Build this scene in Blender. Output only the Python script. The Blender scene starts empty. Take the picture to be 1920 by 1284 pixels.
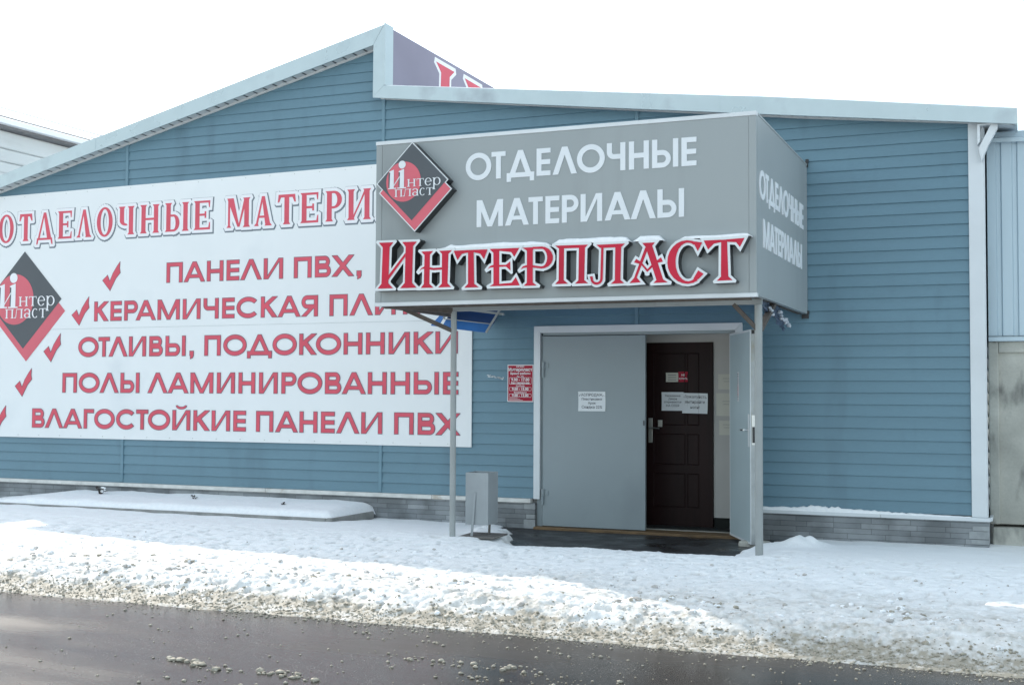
import bpy, bmesh, math, random
from mathutils import Vector, Matrix, noise
from mathutils.geometry import delaunay_2d_cdt

R = math.radians
random.seed(7)
scene = bpy.context.scene
COL = scene.collection

# ------------------------------------------------------------------ camera, sky, sun, exposure
cam_d = bpy.data.cameras.new("camera")
cam = bpy.data.objects.new("camera", cam_d)
COL.objects.link(cam)
cr = Vector((0.92413761, 0.38202873, 0.00487047))
cu = Vector((0.0113909, -0.04029268, 0.99912299))
cf = Vector((-0.38188993, 0.92327166, 0.04158763))
cam.matrix_world = Matrix(((cr.x, cu.x, -cf.x, 4.9306), (cr.y, cu.y, -cf.y, -12.5779),
                           (cr.z, cu.z, -cf.z, 1.4343), (0, 0, 0, 1)))
cam_d.sensor_width = 36.0
cam_d.lens = 43.90
cam_d.clip_start = 0.1
cam_d.clip_end = 2000
scene.camera = cam

SUN_EL = R(35.0)
SUN_AZ = R(-55.0)           # measured from +Y towards +X
world = bpy.data.worlds.new("World")
scene.world = world
world.use_nodes = True
wn = world.node_tree.nodes
wl = world.node_tree.links
wn.clear()
sky = wn.new("ShaderNodeTexSky")
sky.sky_type = 'NISHITA'
sky.sun_disc = False
sky.sun_elevation = SUN_EL
sky.sun_rotation = SUN_AZ
sky.altitude = 100
sky.air_density = 1.0
sky.dust_density = 1.5
sky.ozone_density = 0.6
bg = wn.new("ShaderNodeBackground")
bg.inputs["Strength"].default_value = 0.15
wo = wn.new("ShaderNodeOutputWorld")
veil = wn.new("ShaderNodeMix")              # thin white cloud veil over the whole sky
veil.data_type = 'RGBA'
veil.blend_type = 'ADD'
veil.inputs[0].default_value = 1.0
veil.inputs[7].default_value = (2.75, 2.98, 2.62, 1)
wl.new(sky.outputs[0], veil.inputs[6])
wl.new(veil.outputs[2], bg.inputs[0])
wl.new(bg.outputs[0], wo.inputs[0])

sun_d = bpy.data.lights.new("sun", 'SUN')
sun_d.energy = 2.9
sun_d.angle = R(0.6)
sun_d.color = (1.0, 0.95, 0.87)
sun = bpy.data.objects.new("sun", sun_d)
COL.objects.link(sun)
sdir = Vector((math.sin(SUN_AZ) * math.cos(SUN_EL), math.cos(SUN_AZ) * math.cos(SUN_EL), math.sin(SUN_EL)))
sun.rotation_euler = sdir.to_track_quat('Z', 'Y').to_euler()
sun.location = (-8, 8, 12)

scene.view_settings.view_transform = 'Standard'
scene.view_settings.look = 'None'
scene.view_settings.gamma = 1.0
scene.view_settings.use_curve_mapping = False
scene.view_settings.exposure = 0.45
scene.render.engine = 'CYCLES'

# ------------------------------------------------------------------ helpers
def tag(o, label, cat, group=None, kind=None):
    if label: o["label"] = label
    if cat: o["category"] = cat
    if group: o["group"] = group
    if kind: o["kind"] = kind
    return o

def thing(name, label, cat, loc=(0, 0, 0), rotz=0, group=None):
    o = bpy.data.objects.new(name, None)
    o.empty_display_size = 0.2
    COL.objects.link(o)
    o.location = loc
    o.rotation_euler = (0, 0, rotz)
    return tag(o, label, cat, group)

class MB:
    """collects geometry, builds ONE mesh object (several material slots allowed)"""
    def __init__(s):
        s.v = []; s.f = []; s.m = []
    def face(s, pts, m=0):
        n = len(s.v)
        s.v += [tuple(p) for p in pts]
        s.f.append(tuple(range(n, n + len(pts)))); s.m.append(m)
    def add(s, verts, faces, m=0):
        n = len(s.v)
        s.v += [tuple(p) for p in verts]
        for f in faces:
            s.f.append(tuple(i + n for i in f)); s.m.append(m)
    def box(s, x0, x1, y0, y1, z0, z1, m=0):
        v = [(x, y, z) for z in (z0, z1) for y in (y0, y1) for x in (x0, x1)]
        s.add(v, [(0, 2, 3, 1), (4, 5, 7, 6), (0, 1, 5, 4), (2, 6, 7, 3), (0, 4, 6, 2), (1, 3, 7, 5)], m)
    def bar(s, a, b, w, h=None, m=0, n=4, up=(0, 0, 1)):
        a = Vector(a); b = Vector(b); h = h or w
        d = (b - a).normalized()
        u = Vector(up)
        if abs(d.dot(u)) > .95: u = Vector((0, 1, 0))
        x = d.cross(u).normalized(); y = x.cross(d)
        if n == 4:
            offs = [(-.5, -.5), (.5, -.5), (.5, .5), (-.5, .5)]
        else:
            offs = [(.5 * math.cos(2 * math.pi * k / n), .5 * math.sin(2 * math.pi * k / n)) for k in range(n)]
        vs = [p + x * (o[0] * w) + y * (o[1] * h) for p in (a, b) for o in offs]
        k = len(offs)
        fs = [(i, (i + 1) % k, k + (i + 1) % k, k + i) for i in range(k)]
        fs += [tuple(range(k - 1, -1, -1)), tuple(range(k, 2 * k))]
        s.add(vs, fs, m)
    def prism(s, poly, y0, y1, m=0):
        """poly: (x,z) outline, extruded along y"""
        k = len(poly)
        vs = [(p[0], y0, p[1]) for p in poly] + [(p[0], y1, p[1]) for p in poly]
        fs = [tuple(range(k)), tuple(range(2 * k - 1, k - 1, -1))]
        fs += [(i, k + i, k + (i + 1) % k, (i + 1) % k) for i in range(k)]
        s.add(vs, fs, m)
    def build(s, name, mats, parent=None, smooth=False, bevel=0, loc=None, fixn=True):
        me = bpy.data.meshes.new(name)
        me.from_pydata([tuple(v) for v in s.v], [], s.f)
        if not isinstance(mats, (list, tuple)): mats = [mats]
        for m in mats: me.materials.append(m)
        me.polygons.foreach_set("material_index", s.m)
        if fixn:
            bm = bmesh.new(); bm.from_mesh(me)
            bmesh.ops.recalc_face_normals(bm, faces=bm.faces)
            bm.to_mesh(me); bm.free()
        if smooth: me.polygons.foreach_set("use_smooth", [True] * len(me.polygons))
        me.update()
        o = bpy.data.objects.new(name, me)
        COL.objects.link(o)
        if parent: o.parent = parent
        if loc: o.location = loc
        if bevel:
            b = o.modifiers.new("bevel", 'BEVEL'); b.width = bevel; b.segments = 2; b.limit_method = 'ANGLE'
        return o

# ------------------------------------------------------------------ materials
def mat(name, col, rough=.5, metal=0., var=.08, vscale=3., stretch=(1, 1, 1), bump=0., bscale=60., stain=None, spec=.5,
        fine=0., rvar=.0):
    m = bpy.data.materials.new(name); m.use_nodes = True
    nt = m.node_tree; N = nt.nodes; L = nt.links
    b = N["Principled BSDF"]
    b.inputs["Roughness"].default_value = rough
    b.inputs["Metallic"].default_value = metal
    b.inputs["Specular IOR Level"].default_value = spec
    tc = N.new("ShaderNodeTexCoord")
    mp = N.new("ShaderNodeMapping"); mp.inputs["Scale"].default_value = stretch
    L.new(tc.outputs["Object"], mp.inputs[0])
    nz = N.new("ShaderNodeTexNoise"); nz.inputs["Scale"].default_value = vscale; nz.inputs["Detail"].default_value = 6
    L.new(mp.outputs[0], nz.inputs["Vector"])
    mx = N.new("ShaderNodeMix"); mx.data_type = 'RGBA'
    lo = [max(0, c * (1 - var)) for c in col]; hi = [min(1, c * (1 + var)) for c in col]
    mx.inputs[6].default_value = (*lo, 1); mx.inputs[7].default_value = (*hi, 1)
    mr = N.new("ShaderNodeMapRange"); mr.inputs[1].default_value = .3; mr.inputs[2].default_value = .7
    L.new(nz.outputs[0], mr.inputs[0]); L.new(mr.outputs[0], mx.inputs[0])
    out = mx.outputs[2]
    if fine:
        n4 = N.new("ShaderNodeTexNoise"); n4.inputs["Scale"].default_value = 45; n4.inputs["Detail"].default_value = 3
        L.new(mp.outputs[0], n4.inputs["Vector"])
        m4 = N.new("ShaderNodeMix"); m4.data_type = 'RGBA'; m4.blend_type = 'MULTIPLY'
        m4.inputs[0].default_value = fine
        r4 = N.new("ShaderNodeMapRange"); r4.inputs[1].default_value = .3; r4.inputs[2].default_value = .6; r4.inputs[3].default_value = .4
        L.new(n4.outputs[0], r4.inputs[0]); L.new(out, m4.inputs[6]); L.new(r4.outputs[0], m4.inputs[7])
        out = m4.outputs[2]
    if stain:
        sc, sscale, thr, sst = stain
        mp2 = N.new("ShaderNodeMapping"); mp2.inputs["Scale"].default_value = sst
        L.new(tc.outputs["Object"], mp2.inputs[0])
        n2 = N.new("ShaderNodeTexNoise"); n2.inputs["Scale"].default_value = sscale; n2.inputs["Detail"].default_value = 5
        L.new(mp2.outputs[0], n2.inputs["Vector"])
        r2 = N.new("ShaderNodeMapRange"); r2.inputs[1].default_value = thr; r2.inputs[2].default_value = thr + .18
        L.new(n2.outputs[0], r2.inputs[0])
        m2 = N.new("ShaderNodeMix"); m2.data_type = 'RGBA'
        m2.inputs[7].default_value = (*sc, 1)
        L.new(r2.outputs[0], m2.inputs[0]); L.new(out, m2.inputs[6])
        out = m2.outputs[2]
    L.new(out, b.inputs["Base Color"])
    if rvar:
        rr = N.new("ShaderNodeMapRange"); rr.inputs[1].default_value = .35; rr.inputs[2].default_value = .65
        rr.inputs[3].default_value = max(.03, rough - rvar); rr.inputs[4].default_value = min(1, rough + rvar)
        L.new(nz.outputs[0], rr.inputs[0]); L.new(rr.outputs[0], b.inputs["Roughness"])
    if bump:
        n3 = N.new("ShaderNodeTexNoise"); n3.inputs["Scale"].default_value = bscale; n3.inputs["Detail"].default_value = 4
        L.new(mp.outputs[0], n3.inputs["Vector"])
        bp = N.new("ShaderNodeBump"); bp.inputs["Strength"].default_value = bump; bp.inputs["Distance"].default_value = .01
        L.new(n3.outputs[0], bp.inputs["Height"]); L.new(bp.outputs[0], b.inputs["Normal"])
    return m

M = {}
M['siding'] = mat("blue_siding", (.134, .240, .302), .45, var=.06, vscale=1.3, stretch=(.5, 1, 3), fine=.10, stain=((.108, .192, .243), 2.2, .56, (1.2, 1, .35)))
M['joint'] = mat("siding_joint", (.14, .248, .31), .45, var=.04)
M['wallcore'] = mat("wall_core", (.2, .2, .2), .9)
M['white_metal'] = mat("white_painted_metal", (.68, .71, .73), .4, var=.05, vscale=2, stain=((.5, .52, .52), 1.6, .62, (1, 1, .4)))
M['fascia'] = mat("galvanised_fascia", (.50, .58, .60), .35, metal=.25, var=.07, vscale=2.5, stain=((.38, .43, .46), 2.5, .55, (1, 1, 1)), rvar=.08)
M['soffit'] = mat("soffit_white", (.62, .64, .64), .5, var=.05)
M['soffit_dark'] = mat("soffit_slot", (.10, .11, .12), .7)
M['ledge'] = mat("ledge_stone", (.66, .65, .62), .7, var=.12, vscale=9, stain=((.35, .27, .18), 5, .62, (1, 1, 1)), bump=.15, bscale=90)
M['canopy'] = mat("canopy_grey_panel", (.325, .355, .362), .38, var=.03, vscale=1.2, stretch=(1, 1, .3), stain=((.285, .31, .315), 1.1, .57, (3, 3, .25)))
M['canopy_dark'] = mat("canopy_frame_rusty", (.09, .075, .065), .7, var=.3, vscale=12)
M['inside'] = mat("canopy_underside", (.12, .12, .12), .8, var=.2)
M['post'] = mat("post_grey_paint", (.30, .32, .32), .45, var=.06, vscale=5, stain=((.22, .19, .15), 6, .66, (1, 1, .5)))
M['letter_white'] = mat("letter_white", (.74, .77, .80), .45, var=.02)
M['letter_red'] = mat("letter_red_acrylic", (.56, .018, .050), .4, var=.14, vscale=2.6, spec=.25)
M['letter_edge'] = mat("letter_edge_white", (.72, .75, .77), .4, var=.03)
M['letter_side'] = mat("letter_side_black", (.018, .019, .022), .35, var=.15)
M['logo_black'] = mat("logo_black_print", (.075, .085, .098), .4, var=.05)
M['logo_red'] = mat("logo_red_print", (.66, .12, .16), .4, var=.04)
M['banner'] = mat("banner_vinyl", (.80, .815, .82), .5, var=.02, vscale=1.0, stain=((.72, .745, .76), 1.0, .58, (1, 1, 1)))
M['banner_red'] = mat("banner_red_ink", (.67, .082, .125), .5, var=.07, vscale=3)
M['banner_dark'] = mat("banner_dark_ink", (.17, .13, .17), .5)
M['banner_grey'] = mat("banner_grey_ink", (.16, .19, .22), .5)
M['banner_white'] = mat("banner_white_ink", (.84, .83, .85), .5, var=.01)
M['roof_banner'] = mat("purple_grey_banner", (.27, .25, .325), .6, var=.10, vscale=.9)
M['gate'] = mat("gate_grey_paint", (.272, .318, .338), .42, var=.035, vscale=1.2, stain=((.235, .275, .295), 1.4, .56, (1, 1, .6)), bump=.02, bscale=9)
M['gate_in'] = mat("gate_inner_blue_grey", (.43, .525, .555), .45, var=.05, vscale=2)
M['gate_edge'] = mat("gate_edge_worn", (.36, .38, .38), .5, var=.15, vscale=8, stain=((.30, .26, .14), 6, .55, (1, 1, .5)))
M['steel'] = mat("bare_steel", (.55, .56, .56), .3, metal=.9, var=.1)
M['dark_metal'] = mat("dark_metal", (.03, .03, .032), .5)
M['lock'] = mat("door_lock_plate", (.50, .49, .45), .35, metal=.6)
M['door'] = mat("dark_brown_door", (.016, .0055, .0055), .45, var=.25, vscale=2, stretch=(6, 6, .5), spec=.18)
M['jamb'] = mat("pale_jamb", (.46, .45, .43), .6, var=.06)
M['paper'] = mat("white_paper", (.74, .77, .79), .7, var=.02)
M['paper_old'] = mat("cream_paper", (.58, .57, .50), .7, var=.03)
M['ink'] = mat("grey_ink", (.12, .13, .15), .7)
M['ink_pale'] = mat("pale_pencil", (.36, .36, .34), .7)
M['sign_red'] = mat("sign_red", (.36, .012, .035), .45, var=.05, spec=.2)
M['sign_white'] = mat("sign_white", (.80, .78, .79), .4, var=.01)
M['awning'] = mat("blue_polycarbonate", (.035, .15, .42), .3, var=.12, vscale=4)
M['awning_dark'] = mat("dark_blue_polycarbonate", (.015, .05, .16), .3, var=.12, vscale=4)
M['torn'] = mat("torn_blue_film", (.065, .09, .14), .4, var=.4, vscale=14)
M['bin'] = mat("bin_grey_paint", (.31, .335, .35), .45, var=.06, vscale=6, stain=((.36, .30, .16), 5, .68, (1, 1, 1)))
M['rust'] = mat("rusty_plate", (.15, .14, .13), .8, var=.3, vscale=14, bump=.3)
M['wood'] = mat("sill_wood", (.155, .095, .045), .7, var=.35, vscale=7, stretch=(1, 3, 3))
M['threshold'] = mat("threshold_concrete", (.34, .32, .28), .8, var=.15, vscale=9)
M['mat'] = mat("dark_floor_mat", (.012, .014, .013), .9, var=.2, vscale=20)
M['concrete'] = mat("weathered_concrete", (.47, .46, .41), .85, var=.20, vscale=2.6, stain=((.10, .10, .095), 3.0, .545, (1.6, 1, .6)), bump=.3, bscale=18, fine=.12)
M['kerb'] = mat("kerb_concrete", (.27, .27, .26), .85, var=.2, vscale=6, bump=.4, bscale=60)
M['clad'] = mat("blue_white_profile_sheet", (.47, .57, .63), .38, metal=.15, var=.06, vscale=1.2, stretch=(3, 3, .4))
M['plaster'] = mat("white_plaster", (.70, .74, .75), .85, var=.06, vscale=.7, stain=((.50, .52, .51), .9, .57, (1, .5, 2)))
M['snow_roof'] = mat("roof_snow", (.86, .88, .90), .7, var=.03, bump=.3, bscale=6)
M['roof_seam'] = mat("roof_seam", (.40, .41, .43), .6)
M['ice'] = mat("dirty_ice", (.44, .48, .53), .4, var=.15, vscale=30)
M['roof_edge'] = mat("roof_edge_dark", (.17, .17, .18), .6, var=.2)
M['stem'] = mat("dry_stem", (.06, .05, .045), .8, var=.3, vscale=30)
# measured letter boxes (x from/to) and raised letter outlines, metres on the sign planes
LINES = {
 'canopy_a': (3.329, 3.567, [('О',0.326,0.573), ('Т',0.575,0.709), ('Д',0.721,0.98), ('Е',1.002,1.131), ('Л',1.151,1.373), ('О',1.374,1.624), ('Ч',1.643,1.807), ('Н',1.838,2.012), ('Ы',2.04,2.265), ('Е',2.292,2.419)]),
 'canopy_b': (2.909, 3.147, [('М',0.435,0.688), ('А',0.707,0.932), ('Т',0.928,1.061), ('Е',1.086,1.214), ('Р',1.238,1.389), ('И',1.408,1.602), ('А',1.624,1.852), ('Л',1.854,2.072), ('Ы',2.086,2.314)]),
 'b0': (3.414, 3.769, [('О',-7.574,-7.321), ('Т',-7.227,-7.005), ('Д',-6.937,-6.665), ('Е',-6.586,-6.358), ('Л',-6.28,-6.036), ('О',-5.956,-5.706), ('Ч',-5.614,-5.368), ('Н',-5.28,-4.985), ('Ы',-4.901,-4.542), ('Е',-4.47,-4.23), ('М',-3.99,-3.653), ('А',-3.597,-3.346), ('Т',-3.269,-3.018), ('Е',-2.956,-2.711), ('Р',-2.616,-2.396), ('И',-2.327,-2.013)]),
 'b1': (2.79, 3.029, [('П',-4.862,-4.628), ('А',-4.6,-4.3), ('Н',-4.263,-4.032), ('Е',-3.978,-3.803), ('Л',-3.778,-3.487), ('И',-3.45,-3.189), ('П',-3.032,-2.799), ('В',-2.745,-2.54), ('Х',-2.517,-2.234), (',',-2.204,-2.134)]),
 'b2': (2.336, 2.575, [('К',-5.969,-5.752), ('Е',-5.713,-5.546), ('Р',-5.498,-5.299), ('А',-5.317,-5.022), ('М',-4.988,-4.663), ('И',-4.61,-4.357), ('Ч',-4.305,-4.092), ('Е',-4.034,-3.864), ('С',-3.827,-3.52), ('К',-3.483,-3.262), ('А',-3.244,-2.944), ('Я',-2.921,-2.707), ('П',-2.544,-2.313), ('Л',-2.274,-1.984), ('И',-1.945,-1.689), ('Т',-1.666,-1.461), ('К',-1.427,-1.203), ('А',-1.183,-0.91)]),
 'b3': (1.889, 2.127, [('О',-6.212,-5.9), ('Т',-5.893,-5.723), ('Л',-5.727,-5.447), ('И',-5.415,-5.163), ('В',-5.104,-4.909), ('Ы',-4.86,-4.568), (',',-4.513,-4.447), ('П',-4.284,-4.055), ('О',-4.009,-3.686), ('Д',-3.669,-3.33), ('О',-3.313,-2.989), ('К',-2.946,-2.72), ('О',-2.72,-2.394), ('Н',-2.351,-2.115), ('Н',-2.058,-1.826), ('И',-1.766,-1.508), ('К',-1.449,-1.215), ('И',-1.177,-0.911)]),
 'b4': (1.436, 1.676, [('П',-6.458,-6.233), ('О',-6.193,-5.874), ('Л',-5.859,-5.575), ('Ы',-5.537,-5.253), ('Л',-5.117,-4.829), ('А',-4.814,-4.518), ('М',-4.48,-4.156), ('И',-4.094,-3.845), ('Н',-3.784,-3.558), ('И',-3.495,-3.245), ('Р',-3.184,-2.989), ('О',-2.963,-2.639), ('В',-2.593,-2.386), ('А',-2.365,-2.066), ('Н',-2.029,-1.796), ('Н',-1.736,-1.502), ('Ы',-1.444,-1.14), ('Е',-1.08,-0.9)]),
 'b5': (0.985, 1.221, [('В',-6.944,-6.746), ('Л',-6.728,-6.446), ('А',-6.433,-6.139), ('Г',-6.104,-5.953), ('О',-5.937,-5.626), ('С',-5.594,-5.301), ('Т',-5.286,-5.111), ('О',-5.105,-4.783), ('Й',-4.739,-4.484), ('К',-4.428,-4.2), ('И',-4.162,-3.907), ('Е',-3.851,-3.681), ('П',-3.529,-3.299), ('А',-3.26,-2.963), ('Н',-2.93,-2.698), ('Е',-2.641,-2.467), ('Л',-2.434,-2.145), ('И',-2.11,-1.848), ('П',-1.687,-1.45), ('В',-1.39,-1.182), ('Х',-1.165,-0.876)]),
}
DECO = [
 ('И', [[(-0.483,2.797),(-0.334,2.796),(-0.373,2.755),(-0.443,2.754)],[(-0.443,2.754),(-0.373,2.755),(-0.383,2.428),(-0.453,2.425)],[(-0.453,2.425),(-0.383,2.428),(-0.335,2.382),(-0.492,2.382)],[(-0.246,2.794),(-0.099,2.792),(-0.137,2.752),(-0.211,2.752)],[(-0.211,2.752),(-0.137,2.752),(-0.144,2.425),(-0.217,2.426)],[(-0.217,2.426),(-0.144,2.425),(-0.098,2.380),(-0.263,2.380)],[(-0.383,2.499),(-0.383,2.458),(-0.214,2.662),(-0.214,2.695)]], []),
 ('Н', [[(-0.055,2.700),(0.064,2.701),(0.032,2.669),(-0.022,2.669)],[(-0.022,2.669),(0.032,2.669),(0.029,2.411),(-0.027,2.411)],[(-0.027,2.411),(0.029,2.411),(0.070,2.375),(-0.057,2.376)],[(0.123,2.700),(0.249,2.701),(0.214,2.671),(0.150,2.672)],[(0.150,2.672),(0.214,2.671),(0.206,2.410),(0.150,2.409)],[(0.150,2.409),(0.206,2.410),(0.241,2.376),(0.115,2.376)],[(-0.023,2.567),(0.069,2.551),(0.069,2.531),(-0.023,2.546)],[(0.069,2.551),(0.164,2.553),(0.165,2.533),(0.069,2.531)],[(-0.074,2.526),(-0.053,2.553),(-0.022,2.567),(-0.022,2.546),(-0.048,2.544)]], []),
 ('Т', [[(0.264,2.695),(0.404,2.696),(0.404,2.675),(0.344,2.665),(0.301,2.612)],[(0.455,2.696),(0.590,2.695),(0.556,2.610),(0.521,2.659),(0.455,2.676)],[(0.403,2.696),(0.457,2.696),(0.464,2.398),(0.405,2.400)],[(0.405,2.400),(0.464,2.398),(0.508,2.367),(0.370,2.367)]], []),
 ('Е', [[(0.609,2.697),(0.645,2.698),(0.702,2.695),(0.702,2.673),(0.645,2.662)],[(0.700,2.696),(0.889,2.696),(0.842,2.620),(0.813,2.662),(0.700,2.678)],[(0.645,2.698),(0.701,2.696),(0.702,2.390),(0.647,2.391)],[(0.647,2.393),(0.702,2.391),(0.702,2.372),(0.611,2.372)],[(0.701,2.390),(0.819,2.397),(0.857,2.445),(0.894,2.372),(0.701,2.372)],[(0.591,2.522),(0.615,2.549),(0.647,2.558),(0.647,2.536),(0.615,2.534)],[(0.700,2.555),(0.765,2.554),(0.765,2.538),(0.700,2.538)],[(0.765,2.554),(0.804,2.583),(0.807,2.502),(0.765,2.538)]], []),
 ('Р', [[(0.916,2.696),(1.029,2.696),(1.013,2.670),(0.959,2.669)],[(0.959,2.685),(1.013,2.685),(1.014,2.393),(0.960,2.393)],[(0.960,2.393),(1.014,2.393),(1.050,2.367),(0.929,2.367)],[(0.900,2.508),(0.923,2.536),(0.961,2.545),(0.961,2.525),(0.925,2.521)],[(1.013,2.541),(1.094,2.528),(1.094,2.510),(1.013,2.522)],[(1.012,2.699),(1.103,2.699),(1.103,2.679),(1.012,2.681)]], [[(1.090,2.510),(1.127,2.514),(1.110,2.532),(1.092,2.529)],[(1.127,2.514),(1.160,2.529),(1.127,2.544),(1.110,2.532)],[(1.160,2.529),(1.184,2.553),(1.138,2.564),(1.127,2.544)],[(1.184,2.553),(1.197,2.584),(1.145,2.589),(1.138,2.564)],[(1.197,2.584),(1.197,2.617),(1.145,2.616),(1.145,2.589)],[(1.197,2.617),(1.184,2.649),(1.138,2.642),(1.145,2.616)],[(1.184,2.649),(1.160,2.676),(1.126,2.662),(1.138,2.642)],[(1.160,2.676),(1.127,2.693),(1.110,2.676),(1.126,2.662)],[(1.127,2.693),(1.090,2.699),(1.092,2.681),(1.110,2.676)]]),
 ('П', [[(1.218,2.701),(1.514,2.698),(1.487,2.673),(1.253,2.675)],[(1.253,2.679),(1.299,2.679),(1.297,2.406),(1.250,2.405)],[(1.250,2.405),(1.297,2.406),(1.336,2.373),(1.219,2.373)],[(1.432,2.677),(1.487,2.676),(1.481,2.400),(1.428,2.399)],[(1.428,2.399),(1.481,2.400),(1.515,2.372),(1.396,2.371)]], []),
 ('Л', [[(1.587,2.693),(1.839,2.694),(1.806,2.666),(1.623,2.664)],[(1.754,2.668),(1.805,2.668),(1.799,2.391),(1.750,2.390)],[(1.750,2.390),(1.799,2.391),(1.831,2.364),(1.714,2.361)],[(1.630,2.665),(1.651,2.665),(1.644,2.404),(1.622,2.405)],[(1.530,2.428),(1.538,2.396),(1.560,2.402),(1.554,2.430)]], [[(1.644,2.406),(1.641,2.390),(1.620,2.397),(1.622,2.407)],[(1.641,2.390),(1.633,2.376),(1.616,2.389),(1.620,2.397)],[(1.633,2.376),(1.621,2.366),(1.608,2.383),(1.616,2.389)],[(1.621,2.366),(1.605,2.359),(1.599,2.379),(1.608,2.383)],[(1.605,2.359),(1.588,2.357),(1.589,2.378),(1.599,2.379)],[(1.588,2.357),(1.571,2.361),(1.578,2.380),(1.589,2.378)],[(1.571,2.361),(1.556,2.369),(1.569,2.385),(1.578,2.380)],[(1.556,2.369),(1.544,2.381),(1.562,2.392),(1.569,2.385)],[(1.544,2.381),(1.537,2.396),(1.558,2.401),(1.562,2.392)]]),
 ('А', [[(1.986,2.692),(2.096,2.692),(2.072,2.663),(2.014,2.661)],[(2.014,2.663),(2.074,2.664),(2.166,2.384),(2.109,2.381)],[(2.109,2.381),(2.166,2.384),(2.207,2.359),(2.083,2.357)],[(2.014,2.657),(2.030,2.625),(1.940,2.404),(1.917,2.404)],[(1.917,2.404),(1.942,2.405),(1.975,2.366),(1.877,2.362)],[(1.917,2.533),(1.935,2.562),(1.982,2.533),(1.970,2.516)],[(1.959,2.534),(1.984,2.529),(2.032,2.473),(2.030,2.449)],[(2.030,2.449),(2.032,2.473),(2.087,2.529),(2.102,2.512)],[(2.096,2.512),(2.113,2.543),(2.148,2.567),(2.164,2.530),(2.122,2.523)]], []),
 ('С', [[(2.393,2.692),(2.493,2.675),(2.456,2.606),(2.425,2.666)],[(2.459,2.449),(2.504,2.419),(2.463,2.379),(2.430,2.366),(2.420,2.384)]], [[(2.447,2.675),(2.407,2.693),(2.399,2.674),(2.424,2.658)],[(2.407,2.693),(2.363,2.699),(2.371,2.679),(2.399,2.674)],[(2.363,2.699),(2.320,2.693),(2.344,2.673),(2.371,2.679)],[(2.320,2.693),(2.280,2.676),(2.319,2.657),(2.344,2.673)],[(2.280,2.676),(2.246,2.647),(2.298,2.631),(2.319,2.657)],[(2.246,2.647),(2.220,2.610),(2.282,2.598),(2.298,2.631)],[(2.220,2.610),(2.205,2.567),(2.273,2.560),(2.282,2.598)],[(2.205,2.567),(2.201,2.520),(2.270,2.519),(2.273,2.560)],[(2.201,2.520),(2.208,2.474),(2.274,2.478),(2.270,2.519)],[(2.208,2.474),(2.226,2.431),(2.286,2.439),(2.274,2.478)],[(2.226,2.431),(2.254,2.394),(2.303,2.407),(2.286,2.439)],[(2.254,2.394),(2.290,2.365),(2.326,2.382),(2.303,2.407)],[(2.290,2.365),(2.331,2.348),(2.351,2.367),(2.326,2.382)],[(2.331,2.348),(2.375,2.342),(2.378,2.362),(2.351,2.367)],[(2.375,2.342),(2.418,2.349),(2.405,2.368),(2.378,2.362)],[(2.418,2.349),(2.457,2.367),(2.430,2.385),(2.405,2.368)]]),
 ('Т', [[(2.506,2.690),(2.649,2.691),(2.649,2.671),(2.590,2.661),(2.541,2.615)],[(2.691,2.691),(2.839,2.697),(2.801,2.625),(2.771,2.665),(2.691,2.672)],[(2.649,2.690),(2.697,2.690),(2.707,2.390),(2.646,2.390)],[(2.646,2.391),(2.707,2.392),(2.741,2.361),(2.611,2.359)]], []),
]

def nodes_of(m):
    m.use_nodes = True
    return m.node_tree.nodes, m.node_tree.links, m.node_tree.nodes["Principled BSDF"]

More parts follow.
